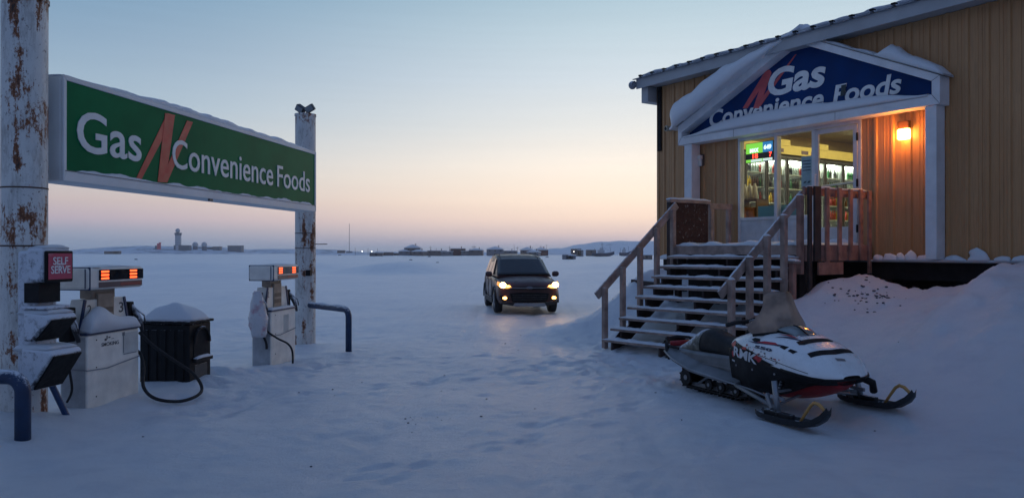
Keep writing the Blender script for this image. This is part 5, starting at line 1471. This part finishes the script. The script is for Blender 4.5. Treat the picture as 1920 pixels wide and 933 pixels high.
HLL = bpy.data.materials.new('headlamp_halo_housing'); HLL.use_nodes = True; b = HLL.node_tree.nodes['Principled BSDF']; b.inputs['Base Color'].default_value = (.25,.20,.15,1); b.inputs['Roughness'].default_value = .1; b.inputs['Emission Color'].default_value = (1,.36,.06,1); b.inputs['Emission Strength'].default_value = 1.1  # housing itself emits weak orange, imitating the halo around the bulb
for s_ in (-1, 1):
    pl = [(s_*y, z) for y, z in ((.50,.775),(.62,.74),(.80,.76),(.885,.83),(.87,.93),(.70,.865),(.55,.81))]
    h_ = nose('headlight', pl, HLL, .030, .12)
    MB().sphere((fx(.75)-.01, s_*.75, .835), .095, 14, 8, (.6,1,.85)).build('headlight_bulb', HLM, h_, smoothf=True)
    MB().sphere((fx(.61)-.005, s_*.60, .80), .045, 10, 6, (.5,1.4,.8)).build('turn_lamp', emit('turn_glow', (1,.45,.10), 6), h_, smoothf=True)
    f_ = nose('fog_recess', [(s_*y, z) for y, z in ((.58,.44),(.74,.42),(.84,.50),(.82,.56),(.62,.50))], M['black'], .022)
    MB().sphere((fx(.70)+.03, s_*.70, .475), .055, 12, 6, (.5,1.2,.8)).build('fog_light', FGM, f_, smoothf=True)
    li = bpy.data.lights.new('headlight_beam', 'SPOT'); li.energy = 10; li.spot_size = R(80); li.spot_blend = .8; li.color = (1,.62,.28); li.shadow_soft_size = .06
    lo = bpy.data.objects.new('headlight_beam', li); S.collection.objects.link(lo); lo.parent = h_; lo.location = (2.42, s_*.76, .82)
    lo.rotation_euler = Vector((-1, 0, .18)).to_track_quat('Z', 'Y').to_euler()
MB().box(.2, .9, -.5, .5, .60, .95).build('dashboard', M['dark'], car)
# hood crease
for s_ in (-1, 1): MB().tube([(1.0, s_*.45, 1.075), (1.5, s_*.42, 1.02), (2.0, s_*.36, .935)], .008, 5).build('hood_crease', CP, car)
for s_ in (-1, 1):
    for x0 in (1.36, -1.33):
        MB().tube([(x0+.41*math.cos(a), s_*.915, .37+.41*math.sin(a)) for a in [math.pi*(-.05+1.1*k/16) for k in range(17)]], .028, 6).build('arch_cladding', CB, car)

# ------------------------------------------------------------------ far shore and village
def at(u, v, Y): return Vector(((u-960)/FPX*Y, Y, CAMZ+(HOR-v)/FPX*Y))
BR = [mat('far_brown', (.17,.13,.12), .8), mat('far_grey', (.20,.20,.22), .8), mat('far_red', (.13,.035,.03), .8), mat('far_blue', (.05,.07,.12), .8)]
WIN = mat('far_window', (.02,.02,.03), .3)
WHITE = mat('far_white', (.50,.52,.55), .7)
def house(u, v, Y, w, d, h, rh, rz, m, label, gable=True, low=None):
    p = at(u, v, Y); root = thing('house', label, 'house', p, rz, 'houses of the village across the bay')
    MB().box(-w/2, w/2, -d/2, d/2, -3, h).build('wall', m, root)
    a = w/2+.4; e = d/2+.4
    if gable: pr_ = [(-a, h), (0, h+rh), (a, h), (a, h-.25), (-a, h-.25)]
    else: pr_ = [(-a, h), (a, h), (a, h+rh*.3), (-a, h+rh*.3)]
    MB().loft([[Vector((x, y, z)) for x, z in pr_] for y in (-e, e)]).build('roof', SNOWH2 if True else m, root)
    if gable: MB().loft([[Vector((x, y, z)) for x, z in ((-w/2,h-.3),(0,h+rh-.25),(w/2,h-.3))] for y in (-d/2-.03, d/2+.03)]).build('gable', m, root)
    for q in range(max(2, int(w/3.5))):
        x = -w/2+(q+.5)*w/max(2, int(w/3.5)); MB().box(x-.5, x+.5, -d/2-.08, -d/2-.04, h*.40, h*.75).build('window', WIN, root)
    MB().box(w*.2, w*.2+.6, -.3, .3, h+rh*.3, h+rh+.8).build('chimney', m, root)
    return root
VL = [(773,473,560,11,9,3.6,2.2,.3,0,'tallest brown gabled house of the village, on the left of the row'),
      (758,476,550,8,7,2.2,1.2,.1,1,'low house left against the tallest gabled house'),
      (786,477,545,9,8,2.4,1.4,-.2,0,'low gabled house right against the tallest brown house'),
      (803,477,560,8,7,2.2,1.0,0,1,'small grey house behind the left utility poles'),
      (820,476,560,14,8,2.4,.9,0,0,'long low brown house in the middle of the village row'),
      (838,477,560,9,8,2.2,1.0,.1,1,'grey house left of the flat roofed house'),
      (859,472,570,11,9,2.4,1.0,0,2,'reddish flat roofed house on the village rise'),
      (876,476,565,9,8,2.2,1.0,.1,1,'grey house right of the reddish flat roofed house'),
      (893,474,560,10,8,2.3,1.2,-.1,0,'brown house above the left side of the car roof'),
      (928,474,540,12,9,2.8,2.0,.05,1,'wide grey house with snow roof right above the car'),
      (952,475,550,14,8,1.9,.8,0,1,'long low shed between the two houses above the car'),
      (989,476,530,9,9,3.0,2.0,-.15,0,'gabled brown house above the right side of the car'),
      (1001,477,525,8,7,2.0,1.2,-.3,1,'lower lean-to house joined right of the gabled house'),
      (1014,474,560,10,8,2.4,1.6,.1,2,'reddish gabled house at the foot of the right hill')]
for u, v, Y, w, d, h, rh, rz, mi, lb in VL:
    house(u, v, Y, w, d, h, rh, rz, BR[mi], lb, gable=rh > 1.1)
# sheds, dark and low, at the foot of the hill and on the shore
SHD = [(706,479,520,9,2.0,'dark low shed at the left end of the village'), (722,478,540,12,2.0,'long low hut next to the left end of the village'),
       (742,478,560,8,1.4,'small snowed-in hut left of the tallest house'), (640,472,900,9,1.8,'small far hut right of the far rusty column'),
       (1063,485,330,4,1.8,'left of the two small dark cabins below the right hill'), (1072,485,330,3.2,1.4,'right of the two small dark cabins below the right hill'),
       (1080,475,520,7,3.2,'dark cabin with a lit lamp left of the moored boat'), (1088,476,520,4,2.6,'small cabin touching the lit cabin near the boat'), (1108,475,540,7,2.6,'low dark cabin behind the boat bow'),
       (1211,483,330,5,1.2,'low dark hut seen between the stair posts'), (210,475,850,16,2.6,'dark hut at the left foot of the tower hill'), (221,475,850,6,2.8,'small dark cabin beside the hut at the left foot of the tower hill'),
       (320,470,900,14,2.0,'low dark building on the slope below the control tower'), (335,470,905,4,2.4,'tiny dark hut right of the low building below the control tower'), (293,468,900,6,1.6,'small hut below the red marker')]
for u, v, Y, w, h, lb in SHD:
    p = at(u, v, Y); r_ = thing('shed', lb, 'shed', p, 0, 'sheds along the far shore')
    MB().box(-w/2, w/2, -2, 2, -3, h).build('wall', BR[1] if w < 5 else BR[0], r_)
    MB().box(-w/2-.2, w/2+.2, -2.3, 2.3, h, h+.35).build('roof', SNOWH2, r_)
    MB().box(-.5, .5, -2.06, -2.02, -.2, min(h*.8, 2)).build('door', WIN, r_)
p = at(1076, 471.5, 518); MB().sphere((0,0,0), .22, 8, 6).build('x', emit('far_lamp', (1,.95,.85), 8))
o = bpy.context.scene.objects['x']; o.name = 'yard_lamp'; o.data.name = 'yard_lamp'; o.location = p; tag(o, 'tiny lit lamp on the dark cabin left of the moored boat', 'lamp')
for u, lb in ((679,'left one of two white lights twinkling at the village shore'), (697,'right one of two white lights twinkling at the village shore')):
    p = at(u, 471, 700); r_ = thing('yard_light', lb, 'lamp', (p.x, p.y, -2), 0, 'twin shore lights')
    MB().tube([(0,0,-1), (0,0,p.z+2)], .12, 6).build('pole', BR[1], r_)
    MB().sphere((0,0,p.z+2), .34, 8, 6).build('lens', emit('shore_lamp', (1,1,.95), 7), r_)
def pole(u, v0, v1, Y, lb, arm=True, r_=.13):
    a = at(u, v1, Y); b = at(u, v0, Y); o = thing('utility_pole', lb, 'utility pole', a, 0, 'utility poles in the village')
    MB().tube([(0,0,-2), (0,0,b.z-a.z)], r_, 6).build('pole', BR[0], o)
    if arm:
        MB().box(-1.2, 1.2, -.1, .1, b.z-a.z-1.3, b.z-a.z-1.1).build('crossarm', BR[0], o)
for (u, v0, arm), lb in zip(((666,464,0),(690,465,0),(708,465,0),(807,461,1),(843,461,1),(818,465,0),(887,460,1),(890,460,1),(964,458,0),(970,462,1),(1014,460,1),(1025,458,0),(998,463,0),(928,461,0)),
    ('short pole right of the tall thin mast','pole near the left shore light','pole right of the shore lights','crossarm pole right of the tallest village house','crossarm pole left of the reddish flat roofed house','short bare pole over the long low house','left of the close pair of crossarm poles','right of the close pair of crossarm poles','tall bare pole over the shed above the car','crossarm pole over the right end of the shed above the car','crossarm pole behind the reddish gabled house','bare pole at the left foot of the right hill','short pole over the gabled brown house','short pole behind the wide grey house')):
    pole(u, v0, 478, 575, lb, arm)
a = at(655, 474, 800); o = thing('radio_mast', 'tall thin radio mast standing alone on the far shore', 'mast', a)
MB().tube([(0,0,-1), (0,0,at(655,419,800).z-a.z)], [.32,.22], 5).build('mast', mat('mast_grey', (.16,.15,.17), .7), o)
MB().box(-3, 3, -2, 2, -1, 1.6).build('hut', BR[1], o)
# control tower, its annexe, radomes and huts on the left hill
def z_at(u, v, Y): return CAMZ+(HOR-v)/FPX*Y
TW = at(334, 463, 900); tw = thing('control_tower', 'white control tower with dark cab and round radome on the left hill', 'tower', TW)
hz = z_at(0, 437, 900)-TW.z
MB().tube([(0,0,-4), (0,0,hz-2.5)], 3.5, 14).build('shaft', WHITE, tw)
mb = MB()
for k in range(5): mb.tube([(0,0,2.5+k*2.6), (0,0,2.9+k*2.6)], 3.56, 14)
mb.build('band', BR[1], tw)
MB().tube([(0,0,hz-2.5), (0,0,hz-2), (0,0,hz+.2), (0,0,hz+.5)], [3.6,3.9,4.3,4.0], 12).build('cab', BR[1], tw)
MB().sphere((-.5, 0, hz+3.0), 2.7, 14, 10).build('radome', WHITE, tw, smoothf=True)
MB().box(-4, 15, -3, 3, -4, 2.2).build('annexe', BR[1], tw)
for u, lb in ((366,'left of two pale radome domes beside the control tower'), (383,'right of two pale radome domes beside the control tower')):
    p = at(u, 463, 910); o = thing('radome_dome', lb, 'radome', p, 0, 'radomes on the hill'); MB().tube([(0,0,-4),(0,0,.8)], 2.8, 12).build('base', BR[1], o); MB().sphere((0,0,2.9), 3.3, 14, 10).build('dome', WHITE, o, smoothf=True)
for u, v, Y, w, h, lb in ((408,467,920,8,2.8,'small flat building right of the radomes'), (442,466,920,17,3.3,'long flat building at the right end of the tower hill'), (384,467,925,22,2.0,'low dark block in front of the right radome')):
    p = at(u, v, Y); o = thing('flat_building', lb, 'building', p); MB().box(-w/2, w/2, -4, 4, -4, h).build('wall', BR[1], o); MB().box(-w/2-.3, w/2+.3, -4.3, 4.3, h, h+.5).build('roof', BR[0] if w < 20 else BR[1], o)
p = at(298, 464, 895); o = thing('red_marker', 'small red and white marker board left of the control tower', 'marker', p)
MB().box(-2.2, 2.2, -.3, .3, -2, 5.0).box(-.2, 2.6, -.35, .35, 5.0, 6.2).build('board', mat('marker_red', (.75,.10,.12), .6), o)
MB().box(-4.5, -2.4, -.8, .8, -2, 2.4).build('cabinet', BR[1], o)
# moored boats
def boat(u, v, Y, L, lb, mast):
    p = at(u, v, Y); o = thing('boat', lb, 'boat', p, .05, 'boats laid up on the shore')
    rings = []
    for x, w, zk, zt in ((-L/2,L*.09,.3,1.9),(-L*.3,L*.11,0,1.7),(0,L*.12,0,1.6),(L*.3,L*.09,.2,2.0),(L/2,L*.01,1.4,2.9)):
        rings.append([Vector((x, -w, zt)), Vector((x, -w*.7, zk+.3)), Vector((x, 0, zk-.6)), Vector((x, w*.7, zk+.3)), Vector((x, w, zt))])
    MB().loft(rings).build('hull', BR[3] if mast else WHITE, o)
    MB().box(-L*.25, L*.05, -L*.06, L*.06, 1.6, 3.8).box(-L*.15, 0, -L*.05, L*.05, 3.8, 5.2).build('wheelhouse', WHITE, o)
    MB().tube([(-L*.05,0,5), (-L*.05,0,mast)], .14, 6).tube([(-L*.12,0,mast-1.2), (L*.03,0,mast-1.2)], .1, 5).tube([(-L*.05,0,mast*.7), (L*.35,0,2.5)], .06, 5).build('mast', BR[1], o)
    MB().tube([(L*.35,0,2), (L*.30,0,6)], .1, 5).tube([(-L*.42,0,1.8), (-L*.38,0,5)], .1, 5).build('derrick', BR[1], o)
boat(1131, 479, 500, 15, 'fishing boat with tall mast laid up below the right hill', 8.6)
boat(1172, 478, 520, 8, 'smaller pale boat right of the tall masted boat', 5.4)
# dark rocks and debris scattered on the shore ice
rk = random.Random(11)
ROCK = mat('dark_rock', (.12,.13,.16), .9)
spots = [(637,479,'flat dark rock by the far rusty column'), (786,492,'small dark stake-like rock left of the car'), (820,493,'small dark rock pair left of the car'), (805,481,'long dark rock below the village row'), (770,488,'faint flat rock under the tallest house'),
         (932,481,'dark lump between village and car roof'), (1026,482,'dark lump right of the car roof'), (1190,475,'pale debris right of the boats'), (255,488,'small dark rock far left below the tower hill'), (455,475,'dark rock at the right foot of the tower hill')]
for u, v, lb in spots:
    Y = 300; p = at(u, v, Y); p.z = ground_z(p.x, Y, True)
    # distance where the flat ground meets that row
    Y = 3.8*FPX/(v-HOR); p = Vector(((u-960)/FPX*Y, Y, 0)); p.z = ground_z(p.x, p.y)-.02
    mb = MB(); sc_ = Y/300*.9; rings = []
    mb.sphere((0,0,.1*sc_), sc_*.5, 8, 5, (1.6, 1, .55)); mb.v = [tuple(Vector(q)*(1+.35*noise.noise(Vector(q)*1.7+Vector((u,0,0))))) for q in mb.v]
    o = mb.build('rock', ROCK, None); o.location = p; tag(o, lb, 'rock', 'rocks on the shore ice')

# ------------------------------------------------------------------ frozen clods and dark grit on the lot
cl = random.Random(21)
CLM = mat('ice_clod', (.45,.48,.55), .8, frost=.5)
mb = MB()
for q in range(120):
    x = cl.uniform(-3.5, 5.0); y = cl.uniform(6, 17); r_ = cl.uniform(.004, .012)
    if q < 70: x = cl.gauss(5.45, .28); y = cl.gauss(11.6, .30); r_ = cl.uniform(.006, .024)
    elif q < 82: x = cl.gauss(-.9, .25); y = cl.gauss(7.9, .15)
    z = ground_z(x, y)+r_*.3
    n0 = len(mb.v); mb.sphere((x, y, z), r_, 6, 4, (cl.uniform(.8,1.6), 1, .6))
    for k in range(n0, len(mb.v)): mb.v[k] = tuple(Vector(mb.v[k])+Vector((noise.noise(Vector(mb.v[k])*60), noise.noise(Vector(mb.v[k])*60+Vector((3,3,3))), 0))*r_*.5)
o = mb.build('ice_grit', mat('dark_grit', (.10,.10,.12), .85), None); tag(o, 'dark grit and icy crumbs scattered over the packed snow', 'grit', None, 'stuff')

# ------------------------------------------------------------------ haze: thin ice fog over the bay
hz_ = MB().box(-3600, 3600, -75, 3800, -9, 60).build('haze', None) if False else None
def add_haze():
    m = bpy.data.materials.new('ice_fog'); m.use_nodes = True; t = m.node_tree; t.nodes.clear()
    v = N(t, 'ShaderNodeVolumePrincipled'); v.inputs['Color'].default_value = (.93,.94,.97,1); v.inputs['Density'].default_value = HAZE_D; v.inputs['Anisotropy'].default_value = .7
    o_ = N(t, 'ShaderNodeOutputMaterial'); t.links.new(v.outputs[0], o_.inputs['Volume'])
    o = MB().box(-9400, 9400, -90, 9400, -8, 38).build('haze', m); tag(o, 'thin pale ice fog over the frozen bay', 'haze', None, 'stuff')
HAZE_D = .00018
add_haze()
bpy.context.view_layer.update()
